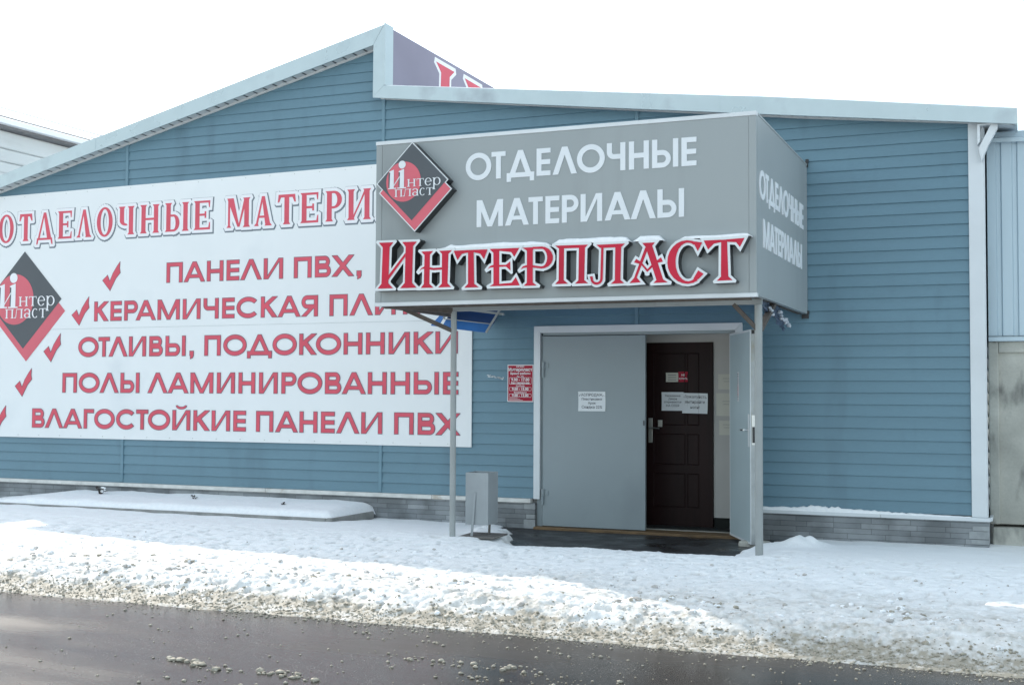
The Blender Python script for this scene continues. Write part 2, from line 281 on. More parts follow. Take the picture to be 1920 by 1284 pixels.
def make_plinth_mat():
    m = bpy.data.materials.new("grey_stone_tiles")
    N, L, b = nodes_of(m)
    b.inputs["Roughness"].default_value = .75
    tc = N.new("ShaderNodeTexCoord"); sp = N.new("ShaderNodeSeparateXYZ"); cb = N.new("ShaderNodeCombineXYZ")
    L.new(tc.outputs["Object"], sp.inputs[0])
    ad = N.new("ShaderNodeMath"); ad.operation = 'ADD'
    L.new(sp.outputs[0], ad.inputs[0]); L.new(sp.outputs[1], ad.inputs[1])
    L.new(ad.outputs[0], cb.inputs[0]); L.new(sp.outputs[2], cb.inputs[1])
    br = N.new("ShaderNodeTexBrick")
    br.offset = .37; br.offset_frequency = 2; br.squash = .72; br.squash_frequency = 3
    for k, v in (("Scale", 1.), ("Mortar Size", .0022), ("Mortar Smooth", .3), ("Bias", .1), ("Brick Width", .36), ("Row Height", .051)):
        br.inputs[k].default_value = v
    br.inputs["Color1"].default_value = (.20, .215, .225, 1); br.inputs["Color2"].default_value = (.30, .315, .325, 1)
    br.inputs["Mortar"].default_value = (.10, .105, .11, 1)
    L.new(cb.outputs[0], br.inputs["Vector"])
    nz = N.new("ShaderNodeTexNoise"); nz.inputs["Scale"].default_value = 2.6; nz.inputs["Detail"].default_value = 7
    L.new(tc.outputs["Object"], nz.inputs["Vector"])
    r = N.new("ShaderNodeMapRange"); r.inputs[1].default_value = .38; r.inputs[2].default_value = .62; r.inputs[3].default_value = .62; r.inputs[4].default_value = 1.12
    L.new(nz.outputs[0], r.inputs[0])
    mx = N.new("ShaderNodeMix"); mx.data_type = 'RGBA'; mx.blend_type = 'MULTIPLY'; mx.inputs[0].default_value = 1
    L.new(br.outputs[0], mx.inputs[6]); L.new(r.outputs[0], mx.inputs[7]); L.new(mx.outputs[2], b.inputs["Base Color"])
    n3 = N.new("ShaderNodeTexNoise"); n3.inputs["Scale"].default_value = 40
    L.new(tc.outputs["Object"], n3.inputs["Vector"])
    mm = N.new("ShaderNodeMath"); mm.operation = 'MULTIPLY_ADD'; mm.inputs[1].default_value = -1.5
    L.new(br.outputs["Fac"], mm.inputs[0]); L.new(n3.outputs[0], mm.inputs[2])
    bp = N.new("ShaderNodeBump"); bp.inputs["Strength"].default_value = .5; bp.inputs["Distance"].default_value = .006
    L.new(mm.outputs[0], bp.inputs["Height"]); L.new(bp.outputs[0], b.inputs["Normal"])
    return m
M['plinth'] = make_plinth_mat()
M['tile'] = mat("pale_stone_block", (.33, .345, .35), .75, var=.14, vscale=12, bump=.3, bscale=50)

def make_snow_mat(name, clean, dirty, attr=True):
    m = bpy.data.materials.new(name)
    N, L, b = nodes_of(m)
    b.inputs["Roughness"].default_value = .65
    b.inputs["Specular IOR Level"].default_value = .25
    tc = N.new("ShaderNodeTexCoord")
    mx = N.new("ShaderNodeMix"); mx.data_type = 'RGBA'
    mx.inputs[6].default_value = (*clean, 1); mx.inputs[7].default_value = (*dirty, 1)
    n0 = N.new("ShaderNodeTexNoise"); n0.inputs["Scale"].default_value = 28; n0.inputs["Detail"].default_value = 6
    L.new(tc.outputs["Object"], n0.inputs["Vector"])
    if attr:
        at = N.new("ShaderNodeAttribute"); at.attribute_name = "dirt"
        ma = N.new("ShaderNodeMath"); ma.operation = 'MULTIPLY_ADD'; ma.inputs[1].default_value = .7; ma.inputs[2].default_value = -.35
        L.new(n0.outputs[0], ma.inputs[0])
        sm = N.new("ShaderNodeMath"); sm.operation = 'MULTIPLY_ADD'; sm.use_clamp = True
        L.new(at.outputs["Fac"], sm.inputs[0])
        # dirt * (1 + noise) keeps clean snow clean
        m1 = N.new("ShaderNodeMath"); m1.operation = 'MULTIPLY_ADD'; m1.inputs[1].default_value = 2.0; m1.inputs[2].default_value = .0
        L.new(n0.outputs[0], m1.inputs[0])
        L.new(m1.outputs[0], sm.inputs[1]); sm.inputs[2].default_value = 0
        L.new(sm.outputs[0], mx.inputs[0])
    else:
        r = N.new("ShaderNodeMapRange"); r.inputs[1].default_value = .35; r.inputs[2].default_value = .65
        L.new(n0.outputs[0], r.inputs[0]); L.new(r.outputs[0], mx.inputs[0])
    L.new(mx.outputs[2], b.inputs["Base Color"])
    n1 = N.new("ShaderNodeTexNoise"); n1.inputs["Scale"].default_value = 55; n1.inputs["Detail"].default_value = 5
    L.new(tc.outputs["Object"], n1.inputs["Vector"])
    bp = N.new("ShaderNodeBump"); bp.inputs["Strength"].default_value = .45; bp.inputs["Distance"].default_value = .012
    L.new(n1.outputs[0], bp.inputs["Height"]); L.new(bp.outputs[0], b.inputs["Normal"])
    return m
M['snow'] = make_snow_mat("snow", (.92, .935, .945), (.365, .33, .27))
M['snow_clean'] = make_snow_mat("clean_snow", (.93, .94, .95), (.87, .885, .905), attr=False)
M['slush'] = make_snow_mat("beige_slush", (.47, .435, .365), (.31, .28, .225), attr=False)
M['slush_grey'] = make_snow_mat("grey_slush", (.66, .64, .62), (.40, .37, .34), attr=False)

def make_road_mat():
    m = bpy.data.materials.new("wet_asphalt")
    N, L, b = nodes_of(m)
    tc = N.new("ShaderNodeTexCoord")
    nz = N.new("ShaderNodeTexNoise"); nz.inputs["Scale"].default_value = .9; nz.inputs["Detail"].default_value = 5
    mp = N.new("ShaderNodeMapping"); mp.inputs["Scale"].default_value = (.5, 1.4, 1)
    L.new(tc.outputs["Object"], mp.inputs[0]); L.new(mp.outputs[0], nz.inputs["Vector"])
    g = N.new("ShaderNodeTexNoise"); g.inputs["Scale"].default_value = 120; g.inputs["Detail"].default_value = 3
    L.new(tc.outputs["Object"], g.inputs["Vector"])
    mx = N.new("ShaderNodeMix"); mx.data_type = 'RGBA'
    mx.inputs[6].default_value = (.017, .015, .014, 1); mx.inputs[7].default_value = (.075, .066, .061, 1)
    L.new(g.outputs[0], mx.inputs[0])
    # salt and slush film, patchy
    f = N.new("ShaderNodeMapRange"); f.inputs[1].default_value = .45; f.inputs[2].default_value = .75; f.inputs[4].default_value = .45
    L.new(nz.outputs[0], f.inputs[0])
    m2 = N.new("ShaderNodeMix"); m2.data_type = 'RGBA'; m2.inputs[7].default_value = (.085, .075, .068, 1)
    L.new(f.outputs[0], m2.inputs[0]); L.new(mx.outputs[2], m2.inputs[6])
    # hairline cracks
    ck = N.new("ShaderNodeTexVoronoi"); ck.feature = 'DISTANCE_TO_EDGE'; ck.inputs["Scale"].default_value = .55
    wv = N.new("ShaderNodeVectorMath"); wv.operation = 'ADD'
    nw = N.new("ShaderNodeTexNoise"); nw.inputs["Scale"].default_value = 2.5; nw.inputs["Detail"].default_value = 4
    L.new(tc.outputs["Object"], nw.inputs["Vector"])
    L.new(tc.outputs["Object"], wv.inputs[0]); L.new(nw.outputs["Color"], wv.inputs[1]); L.new(wv.outputs[0], ck.inputs["Vector"])
    cr_ = N.new("ShaderNodeMapRange"); cr_.inputs[1].default_value = .0; cr_.inputs[2].default_value = .006; cr_.inputs[3].default_value = .55; cr_.inputs[4].default_value = 1
    L.new(ck.outputs["Distance"], cr_.inputs[0])
    mc = N.new("ShaderNodeMix"); mc.data_type = 'RGBA'; mc.blend_type = 'MULTIPLY'; mc.inputs[0].default_value = 1
    L.new(m2.outputs[2], mc.inputs[6]); L.new(cr_.outputs[0], mc.inputs[7])
    # tiny ice grains, their glints painted in as pale specks
    vo = N.new("ShaderNodeTexNoise"); vo.inputs["Scale"].default_value = 75; vo.inputs["Detail"].default_value = 2
    L.new(tc.outputs["Object"], vo.inputs["Vector"])
    r = N.new("ShaderNodeMapRange"); r.inputs[1].default_value = .655; r.inputs[2].default_value = .72; r.inputs[4].default_value = .8
    L.new(vo.outputs[0], r.inputs[0])
    pm = N.new("ShaderNodeMapRange"); pm.inputs[1].default_value = .42; pm.inputs[2].default_value = .60
    n5 = N.new("ShaderNodeTexNoise"); n5.inputs["Scale"].default_value = 2.3
    L.new(mp.outputs[0], n5.inputs["Vector"]); L.new(n5.outputs[0], pm.inputs[0])
    mu = N.new("ShaderNodeMath"); mu.operation = 'MULTIPLY'; L.new(r.outputs[0], mu.inputs[0]); L.new(pm.outputs[0], mu.inputs[1])
    m3 = N.new("ShaderNodeMix"); m3.data_type = 'RGBA'; m3.inputs[7].default_value = (.62, .60, .56, 1)
    L.new(mu.outputs[0], m3.inputs[0]); L.new(mc.outputs[2], m3.inputs[6])
    L.new(m3.outputs[2], b.inputs["Base Color"])
    rr = N.new("ShaderNodeMapRange"); rr.inputs[1].default_value = .35; rr.inputs[2].default_value = .65; rr.inputs[3].default_value = .10; rr.inputs[4].default_value = .36
    b.inputs["Specular IOR Level"].default_value = .36
    L.new(nz.outputs[0], rr.inputs[0]); L.new(rr.outputs[0], b.inputs["Roughness"])
    bp = N.new("ShaderNodeBump"); bp.inputs["Strength"].default_value = .30; bp.inputs["Distance"].default_value = .003
    L.new(g.outputs[0], bp.inputs["Height"]); L.new(bp.outputs[0], b.inputs["Normal"])
    return m
M['road'] = make_road_mat()
M['wet'] = mat("wet_concrete", (.035, .035, .036), .42, var=.4, vscale=2.6, bump=.35, bscale=40, rvar=.2, spec=.3)

# ------------------------------------------------------------------ flat lettering: convex pieces united into one clean outline
def area2(p):
    return sum(p[i][0] * p[(i + 1) % len(p)][1] - p[(i + 1) % len(p)][0] * p[i][1] for i in range(len(p)))

def inflate(poly, d, limit=2.6):
    p = [Vector((a[0], a[1])) for a in poly]
    q = [p[0]]
    for a in p[1:]:
        if (a - q[-1]).length > 1e-5: q.append(a)
    if (q[0] - q[-1]).length < 1e-5: q.pop()
    if area2(q) < 0: q.reverse()
    if d == 0: return [tuple(a) for a in q]
    n = len(q); out = []
    for i in range(n):
        a, b, c = q[i - 1], q[i], q[(i + 1) % n]
        e1 = (b - a).normalized(); e2 = (c - b).normalized()
        n1 = Vector((e1.y, -e1.x)); n2 = Vector((e2.y, -e2.x))
        k = 1 + n1.dot(n2)
        mit = (n1 + n2) / k if k > 1e-4 else None
        if mit is not None and mit.length <= limit:
            out.append(tuple(b + mit * d))
        else:
            t = math.sqrt(max(0.0, limit * limit - 1)) * .55
            out.append(tuple(b + n1 * d + e1 * d * t)); out.append(tuple(b + n2 * d - e2 * d * t))
    return out

def union(polys):
    vs = []; fs = []
    for p in polys:
        if abs(area2(p)) < 1e-8: continue
        if area2(p) < 0: p = list(reversed(p))
        k = len(vs); vs += [Vector(a) for a in p]; fs.append(list(range(k, k + len(p))))
    v, e, f, ov, oe, of = delaunay_2d_cdt(vs, [], fs, 0, 1e-5, True)
    keep = [tuple(f[i]) for i in range(len(f)) if len(of[i])]
    return [(a.x, a.y) for a in v], keep

def flat(mb, polys, put, m=0):
    v, f = union(polys)
    mb.add([put(x, y, 0) for x, y in v], f, m)

def solid(mb, polys, put, depth, m_front=0, m_side=1):
    """front face at 0, sides back to `depth`"""
    v, f = union(polys)
    n = len(mb.v)
    mb.add([put(x, y, 0) for x, y in v], f, m_front)
    cnt = {}
    for t in f:
        for i in range(len(t)):
            a, b = t[i], t[(i + 1) % len(t)]
            cnt[(a, b)] = cnt.get((a, b), 0) + 1
    for (a, b) in cnt:
        if (b, a) not in cnt:
            mb.face([put(*v[a], 0), put(*v[b], 0), put(*v[b], depth), put(*v[a], depth)], m_side)

def ring(cx, cy, rx, ry, t, a0=0, a1=360, n=28, ty=None):
    ty = t if ty is None else ty
    n = max(3, int(n * abs(a1 - a0) / 360)); out = []
    for i in range(n):
        b = [R(a0 + (a1 - a0) * k / n) for k in (i, i + 1)]
        o = [(cx + rx * math.cos(x), cy + ry * math.sin(x)) for x in b]
        q = [(cx + (rx - t) * math.cos(x), cy + (ry - ty) * math.sin(x)) for x in b]
        out.append([o[0], o[1], q[1], q[0]])
    return out

def rc(x0, y0, x1, y1): return [(x0, y0), (x1, y0), (x1, y1), (x0, y1)]

def bowl(x0, x1, y0, y1, t):
    r = (y1 - y0) / 2; rx = min(r, (x1 - x0) * .62)
    return [rc(x0, y1 - t, x1 - rx + .001, y1), rc(x0, y0, x1 - rx + .001, y0 + t)] + ring(x1 - rx, (y0 + y1) / 2, rx, r, t, -90, 90, 30)

def sans(ch, w, h, t):
    """geometric grotesque capitals in a w x h box, stroke t"""
    td = t * 1.12; c = w / 2
    tb = t * .92
    def lam(a=None):
        a = a or td * .5
        yi = h * (c - td) / (c - a)
        return [[(0, 0), (td, 0), (c, yi), (c, h), (c - a, h)], [(w, 0), (c + a, h), (c, h), (c, yi), (w - td, 0)]], a
    if ch == 'О': return ring(c, h / 2, c, h / 2 * 1.03, t, n=36)
    if ch == 'С': return ring(c + .02 * w, h / 2, c * 1.04, h / 2 * 1.03, t, 42, 318, n=36)
    if ch == 'Т': return [rc(0, h - tb, w, h), rc(c - t / 2, 0, c + t / 2, h)]
    if ch == 'Г': return [rc(0, 0, t, h), rc(0, h - tb, w, h)]
    if ch == 'Е': return [rc(0, 0, t, h), rc(0, h - tb, w, h), rc(0, 0, w, tb), rc(0, h * .5 - tb * .5, w * .98, h * .5 + tb * .5)]
    if ch == 'Н': return [rc(0, 0, t, h), rc(w - t, 0, w, h), rc(0, h * .49 - tb / 2, w, h * .49 + tb / 2)]
    if ch == 'П': return [rc(0, 0, t, h), rc(w - t, 0, w, h), rc(0, h - tb, w, h)]
    if ch in 'ИЙ':
        p = [rc(0, 0, t, h), rc(w - t, 0, w, h), [(t * .55, 0), (t * 1.25, 0), (w - t * .55, h), (w - t * 1.25, h)]]
        if ch == 'Й': p += ring(c, h * 1.25, w * .30, h * .17, h * .09, 185, 355, 30)
        return p
    if ch == 'Л': return lam()[0]
    if ch == 'А':
        p, a = lam(); y0, y1 = h * .20, h * .20 + tb * .85
        k = (c - a) / h
        return p + [[(y0 * k + td * .3, y0), (w - y0 * k - td * .3, y0), (w - y1 * k - td * .3, y1), (y1 * k + td * .3, y1)]]
    if ch == 'Д':
        i = w * .06; ww = w - 2 * i; cc = w / 2; a = td * .45
        yi = h * (cc - i - td) / (cc - i - a)
        f = h * .15
        return [[(i, 0), (i + td, 0), (cc, yi), (cc, h), (cc - a, h)], [(w - i, 0), (cc + a, h), (cc, h), (cc, yi), (w - i - td, 0)],
                rc(0, 0, w, tb), rc(0, -f, t * .9, tb), rc(w - t * .9, -f, w, tb)]
    if ch == 'М':
        return [rc(0, 0, t, h), rc(w - t, 0, w, h), [(0, h), (td * 1.05, h), (c + td * .42, 0), (c - td * .42, 0)],
                [(w, h), (c + td * .42, 0), (c - td * .42, 0), (w - td * 1.05, h)]]
    if ch == 'Р': return [rc(0, 0, t, h)] + bowl(t * .5, w, h * .38, h, tb)
    if ch == 'В': return [rc(0, 0, t, h)] + bowl(t * .5, w * .93, h * .46, h, tb) + bowl(t * .5, w, 0, h * .56, tb)
    if ch == 'Я': return [[(w - a, b) for a, b in q] for q in sans('Р', w, h, t)] + [[(0, 0), (td * 1.15, 0), (w - t * .7, h * .48), (w - t * 1.9, h * .48)]]
    if ch == 'Ь': return [rc(0, 0, t, h)] + bowl(t * .5, w, 0, h * .62, tb)
    if ch == 'Ы': return sans('Ь', w * .715, h, t) + [rc(w - t, 0, w, h)]
    if ch == 'Ч':
        r = h * .26
        return [rc(w - t, 0, w, h), rc(0, h * .42 + r - .001, t, h), rc(r - .001, h * .42, w, h * .42 + tb)] + ring(r, h * .42 + r, r, r, t, 180, 270, 24, tb)
    if ch == 'К': return [rc(0, 0, t, h), [(t * .8, h * .36), (t * .8, h * .62), (w - td * 1.25, h), (w, h)], [(t * 1.0, h * .56), (t * 2.0, h * .66), (w, 0), (w - td * 1.3, 0)]]
    if ch == 'Х': return [[(0, 0), (td * 1.25, 0), (w, h), (w - td * 1.25, h)], [(0, h), (w - td * 1.25, 0), (w, 0), (td * 1.25, h)]]
    if ch == ',': return [rc(w * .2, 0, w, h * .22), [(w * .5, 0), (w, 0), (w * .85, -h * .10), (w * .35, -h * .16), (w * .3, -h * .09)]]
    return [rc(0, 0, w, h)]

def serif(ch, w, h):
    """condensed slab-serif capitals with thick and thin strokes"""
    T = h * .185; t = h * .075; s = h * .075
    def stem(x, tw=None, y0=0, y1=h, b=True, tp=True):
        tw = tw or T
        p = [rc(x, y0, x + tw, y1)]
        e = h * .055
        if b: p += [[(x - e, y0), (x + tw + e, y0), (x + tw, y0 + s), (x, y0 + s)]]
        if tp: p += [[(x, y1 - s), (x + tw, y1 - s), (x + tw + e, y1), (x - e, y1)]]
        return p
    e = h * .055; c = w / 2
    if ch == 'О': return ring(c, h / 2, c, h * .53, T * .92, n=36, ty=t)
    if ch == 'Т':
        return stem(c - T / 2, tp=False) + [rc(e * .5, h - t * 1.3, w - e * .5, h), [(0, h * .74), (e, h * .74), (e * 2.6, h - t), (e * .6, h)], [(w, h * .74), (w - e, h * .74), (w - e * 2.6, h - t), (w - e * .6, h)]]
    if ch in 'ЛАД':
        y0 = 0
        p = [[(e, 0), (e + t * 1.1, 0), (c + t * .2, h), (c - T * .3, h)], [(w - e - T * 1.1, 0), (w - e, 0), (c + T * .32, h), (c - T * .34, h)]]
        if ch == 'Д':
            p += [rc(e, 0, w - e, t), [(0, -h * .16), (e * 1.1, -h * .16), (e * 2.2, t), (e * .6, t)], [(w, -h * .16), (w - e * 1.1, -h * .16), (w - e * 2.2, t), (w - e * .6, t)]]
        else:
            p += [[(0, 0), (e * 2 + t, 0), (e * 1.4 + t, s), (e * .9, s)], [(w - e * 2 - T, 0), (w, 0), (w - e, s), (w - e - T, s)]]
        if ch == 'А': p += [rc(w * .25, h * .27, w * .72, h * .27 + t)]
        return p
    if ch == 'Е':
        return stem(e) + [rc(e, h - t, w - e * .5, h), rc(e, 0, w - e * .5, t), rc(e + T, h * .48, w * .72, h * .48 + t),
                [(w - e * 1.6, h), (w, h), (w - e * .3, h * .76), (w - e * .9, h * .76)], [(w - e * 1.6, 0), (w, 0), (w, h * .26), (w - e * .7, h * .24)],
                [(w * .66, h * .40), (w * .76, h * .40), (w * .76, h * .63), (w * .66, h * .63)]]
    if ch == 'Н': return stem(e) + stem(w - e - T) + [rc(e, h * .46, w - e, h * .46 + t)]
    if ch == 'И': return stem(e) + stem(w - e - T) + [[(e + T * .8, h * .02), (e + T, h * .02), (w - e - T * .75, h), (w - e - T * .95, h)], [(e + T * .9, h * .0), (e + T, h * .16), (w - e - T * .9, h * .98), (w - e - T, h * .82)]]
    if ch == 'Ч': return stem(w - e - T) + stem(e, y0=h * .5, b=False) + ring(e + h * .26, h * .5, h * .26, h * .18, T, 180, 290, 24, t)
    if ch == 'Ы':
        return stem(e) + [rc(e, 0, w * .36, t), rc(e, h * .52, w * .36, h * .52 + t)] + ring(w * .36, h * .26 + t / 2, w * .25, h * .26 + t / 2, T * .9, -90, 90, 30, t) + stem(w - e - T)
    if ch == 'М':
        return stem(e, t * 1.1, tp=False) + stem(w - e - T, T) + [[(e * .3, h), (e + T * 1.2, h), (c + t * .6, h * .02), (c - t * .5, h * .02)], [(w - e - T * .4, h), (w - e - T, h), (c - t * .1, h * .02), (c + t * .7, h * .02)]]
    if ch == 'Р': return stem(e) + [rc(e, h - t, w * .5, h), rc(e + T, h * .42, w * .5, h * .42 + t)] + ring(w * .5, h * .71, w * .5, h * .29, T * .95, -90, 90, 30, t)
    return sans(ch, w, h, T)

def shift(polys, x, z): return [[(a + x, b + z) for a, b in p] for p in polys]

def word(key, font, t=.2, slope=0., x0=0.):
    zb, zt, lst = LINES[key]
    out = []
    for ch, a, b in lst:
        z = zb + slope * ((a + b) / 2 - x0)
        if font == 'sans': out.append((ch, shift(sans(ch, b - a, zt - zb, t * (zt - zb)), a, z)))
        else: out.append((ch, shift(serif(ch, b - a, zt - zb), a, z)))
    return out

_txt_cache = {}
def text_flat(mb, s, x, z, size, put, m=0, align='LEFT', bold=0., xs=1.):
    cu = bpy.data.curves.new("txt", 'FONT')
    cu.body = s; cu.size = size; cu.align_x = align; cu.offset = bold; cu.fill_mode = 'FRONT'; cu.resolution_u = 2
    o = bpy.data.objects.new("txt", cu); COL.objects.link(o)
    dg = bpy.context.evaluated_depsgraph_get(); dg.update()
    me = o.evaluated_get(dg).to_mesh()
    vs = [(v.co.x * xs, v.co.y) for v in me.vertices]; fs = [tuple(p.vertices) for p in me.polygons]
    o.evaluated_get(dg).to_mesh_clear()
    mb.add([put(x + a, z + b, 0) for a, b in vs], fs, m)
    bpy.data.objects.remove(o); bpy.data.curves.remove(cu)

def on_y(y):                       # text plane facing -y
    return lambda a, b, d: (a, y + d, b)

def lower(ch, x, w, h):
    """light serif small letters, x-height h"""
    T = h * .20; t = h * .07; s = h * .07; e = h * .10
    st = lambda a, y0=0, y1=h: [rc(a, y0, a + T, y1), rc(a - e, y0, a + T + e, y0 + s), rc(a - e, y1 - s, a + T + e, y1)]
    L_, R_ = x + e, x + w - e - T
    if ch == 'н': return st(L_) + st(R_) + [rc(L_, h * .47, R_ + T, h * .47 + t)]
    if ch == 'п': return st(L_) + st(R_) + [rc(L_, h - t, R_ + T, h)]
    if ch == 'л': return st(R_) + [rc(L_ + T * .8, h - t, R_ + T, h), [(L_ + T * .9, h), (L_ + T * .9 + t, h), (L_ + T * .3 + t, h * .1), (L_ + T * .1, h * .04)]] + ring(L_ - e * .2, h * .12, T * .8, h * .12, t * 1.3, 180, 360, 30)
    if ch == 'т': return [rc(x + w / 2 - T / 2, 0, x + w / 2 + T / 2, h), rc(x + w / 2 - T / 2 - e, 0, x + w / 2 + T / 2 + e, s), rc(x, h - t, x + w, h), rc(x, h * .74, x + t, h), rc(x + w - t, h * .74, x + w, h)]
    if ch in 'ес':
        p = ring(x + w / 2, h / 2, w / 2, h * .52, T, 45, 325 if ch == 'е' else 318, 34, t)
        if ch == 'е': p += [rc(x + T * .5, h * .50, x + w * .98, h * .50 + t)] + ring(x + w / 2, h / 2, w / 2, h * .52, T * .8, 0, 50, 30, t)
        return p
    if ch == 'р': return [rc(L_, -h * .55, L_ + T, h), rc(L_ - e, -h * .55, L_ + T + e, -h * .55 + s), rc(L_ - e, h - s, L_, h)] + ring(x + e + (w - e) / 2, h / 2, (w - e) / 2, h * .52, T, 0, 360, 34, t)
    if ch == 'а': return [rc(R_, 0, R_ + T, h * .78), rc(R_, 0, R_ + T + e, s)] + ring(x + w / 2 - e * .4, h * .70, (R_ + T - x) / 2, h * .31, T, 0, 165, 30, t) + ring(x + w * .45, h * .27, w * .42, h * .28, T, 20, 340, 30, t)
    return []

def lower_word(s, x0, z0, x1, h):
    ws = {'н': .95, 'п': .95, 'т': .80, 'е': .78, 'р': .88, 'л': .95, 'а': .80, 'с': .72}
    tot = sum(ws[c] for c in s) + .10 * (len(s) - 1)
    k = (x1 - x0) / tot; x = x0; out = []
    for c in s:
        out += shift(lower(c, x, ws[c] * k, h), 0, z0); x += (ws[c] + .10) * k
    return out

# ------------------------------------------------------------------ ground
def wet_mask(x, y):
    """1 inside the cleared wet patch before the gate, 0 in the snow"""
    n = noise.noise(Vector((x * 2.3, y * 2.3, 4.1))) * .12 + noise.noise(Vector((x * 9, y * 9, 1.3))) * .06 + noise.noise(Vector((x * 21, y * 21, 2.3))) * .03
    d = y + 1.93 + n
    l = (x + .34 + .48 * (y + .1)) * .9 + n
    r = (2.62 - x + .12 * (y + 1)) + n * .8
    return min(1, max(0, min(d, l, r) * 11 + .5))

def zsnow(x, y):
    yy = -y
    edge = 5.62 + .06 * noise.noise(Vector((x * .8, 0, 7))) + .03 * noise.noise(Vector((x * 3.1, 0, 9)))
    base = .03 + .10 * min(1, max(0, (yy - .2) / 1.9))
    base += .03 * min(1, max(0, (-x - 1) / 7)) * (1 if yy < 1.2 else max(0, 1 - (yy - 1.2)))
    base += .012 * noise.fractal(Vector((x * .9, y * .9, 0)), 1, 2, 4) + .010 * noise.noise(Vector((x * 3.3, y * 3.3, 2)))
    base -= .062 * math.exp(-((y + 1.90) / .42) ** 2) * min(1, max(0, (x - .25) * 3)) * min(1, max(0, (2.95 - x) * 4))
    # trodden, crumbly pavement
    tr = min(1, max(0, (yy - 1.5) / 1.2))
    base += tr * (.009 * noise.noise(Vector((x * 7, y * 9, 3))) + .006 * noise.noise(Vector((x * 16, y * 19, 5))) + .005 * noise.noise(Vector((x * 34, y * 38, 6))))
    fp = max(noise.noise(Vector((x * 5.1, y * 7.2, 21))), noise.noise(Vector((x * 12, y * 17, 23))) - .02, noise.noise(Vector((x * 21, y * 27, 24))) - .03)
    pit = max(0, fp - .36)
    base -= tr * min(.03, pit * .18)
    # ploughed windrow and slush towards the road
    t = min(1, max(0, (yy - 3.2) / 1.5))
    face = min(1, max(0, (edge - .02 - yy) / .30))
    amp = t * face
    d = 0.
    if t > 0:
        c = noise.turbulence(Vector((x * 3.2, y * 4.4, 11)), 4, True)
        base += amp * (.030 * (c - .55) + .006)
        crumb = max(0, noise.noise(Vector((x * 1.6, y * 2.4, 31))) + .35 + .8 * min(1, max(0, (yy - 4.8) / .3)))
        v = noise.voronoi(Vector((x * 13, y * 15, 3)))[0][0]
        v2 = noise.voronoi(Vector((x * 27, y * 30, 8)))[0][0]
        k1 = max(0, .55 - v); k2 = max(0, .6 - v2)
        zone = .5 + .42 * math.exp(-((yy - 5.12) / .26) ** 2)
        base += amp * min(1, crumb) * zone * (.034 * k1 + .032 * k2)
        d = amp * min(1, crumb) * zone * max(0, .34 - k1 * .6 - k2 * .25) * (.35 + 1.2 * max(0, noise.noise(Vector((x * 2.6, y * 3.2, 41))) + .2))
    k = min(1, max(0, (edge - .05 - yy) / .42))
    k = k * k * (3 - 2 * k)
    z = base * k + (1 - k) * .010
    if yy > edge - .02: z -= .05 * min(1, (yy - edge + .02) / .1)
    g = max(0, 1 - abs(yy - edge + .20) / .34)
    z += g * (.016 * max(0, .7 - noise.voronoi(Vector((x * 38, y * 42, 5)))[0][0]) + .010 * noise.noise(Vector((x * 14, y * 16, 2))))
    w = wet_mask(x, y)
    z = z * (1 - w) - .03 * w
    # heaps beside the open leaf and at the bin
    z += (1 - w) * .09 * math.exp(-(((x - 3.02) / .17) ** 2 + ((y + 1.0) / .22) ** 2)) * (1 + .4 * noise.noise(Vector((x * 12, y * 12, 1))))
    z += .07 * math.exp(-(((x - .06) / .12) ** 2 + ((y + 1.50) / .15) ** 2)) * (1 + .5 * noise.noise(Vector((x * 14, y * 14, 1))))
    s = min(1, max(0, (yy - edge + .50 + .12 * noise.noise(Vector((x * 2.2, 0, 5)))) / .30)) ** 1.6
    d = max(d, s * (.95 + .5 * noise.noise(Vector((x * 5, y * 9, 77)))))
    d = max(d, tr * min(.5, pit * 3.))
    d = max(d, amp * .5 * max(0, noise.noise(Vector((x * 9, y * 12, 71))) - .25))
    st = noise.noise(Vector((x * .9, y * 4.5, 61))) * .5 + noise.noise(Vector((x * 3.4, y * 9, 63))) * .35 + noise.noise(Vector((x * 13, y * 17, 65))) * .3
    d = max(d, min(1, max(0, (yy - 3.5) / 1.2)) * (.30 + .75 * max(0, st + .05)))
    if .25 < yy < 3 and w > 0: d = max(d, w * (1 - w) * 1.6)
    return z, min(1, max(0, d))

def snow_ground():
    xs = []
    x = -26.0
    while x < 16:
        xs.append(x)
        x += .016 if -3.4 < x < 5.2 else (.04 if -9.2 < x <= -3.4 else .35)
    ys = []
    y = -5.86
    while y < .34:
        ys.append(y)
        y += .0135 if y < -4.3 else .032
    nx = len(xs)
    v = []; dirt = []
    for y in ys:
        for x in xs:
            z, d = zsnow(x, y)
            v.append((x, y, z)); dirt.append(d)
    f = [(j * nx + i, j * nx + i + 1, (j + 1) * nx + i + 1, (j + 1) * nx + i) for j in range(len(ys) - 1) for i in range(nx - 1)]
    me = bpy.data.meshes.new("snowy_pavement"); me.from_pydata(v, [], f)
    me.materials.append(M['snow'])
    a = me.attributes.new("dirt", 'FLOAT', 'POINT'); a.data.foreach_set("value", dirt)
    me.polygons.foreach_set("use_smooth", [True] * len(f)); me.update()
    o = bpy.data.objects.new("snowy_pavement", me); COL.objects.link(o)
    tag(o, "trodden snow covering the pavement between building and road", "snow", kind="structure")
snow_ground()

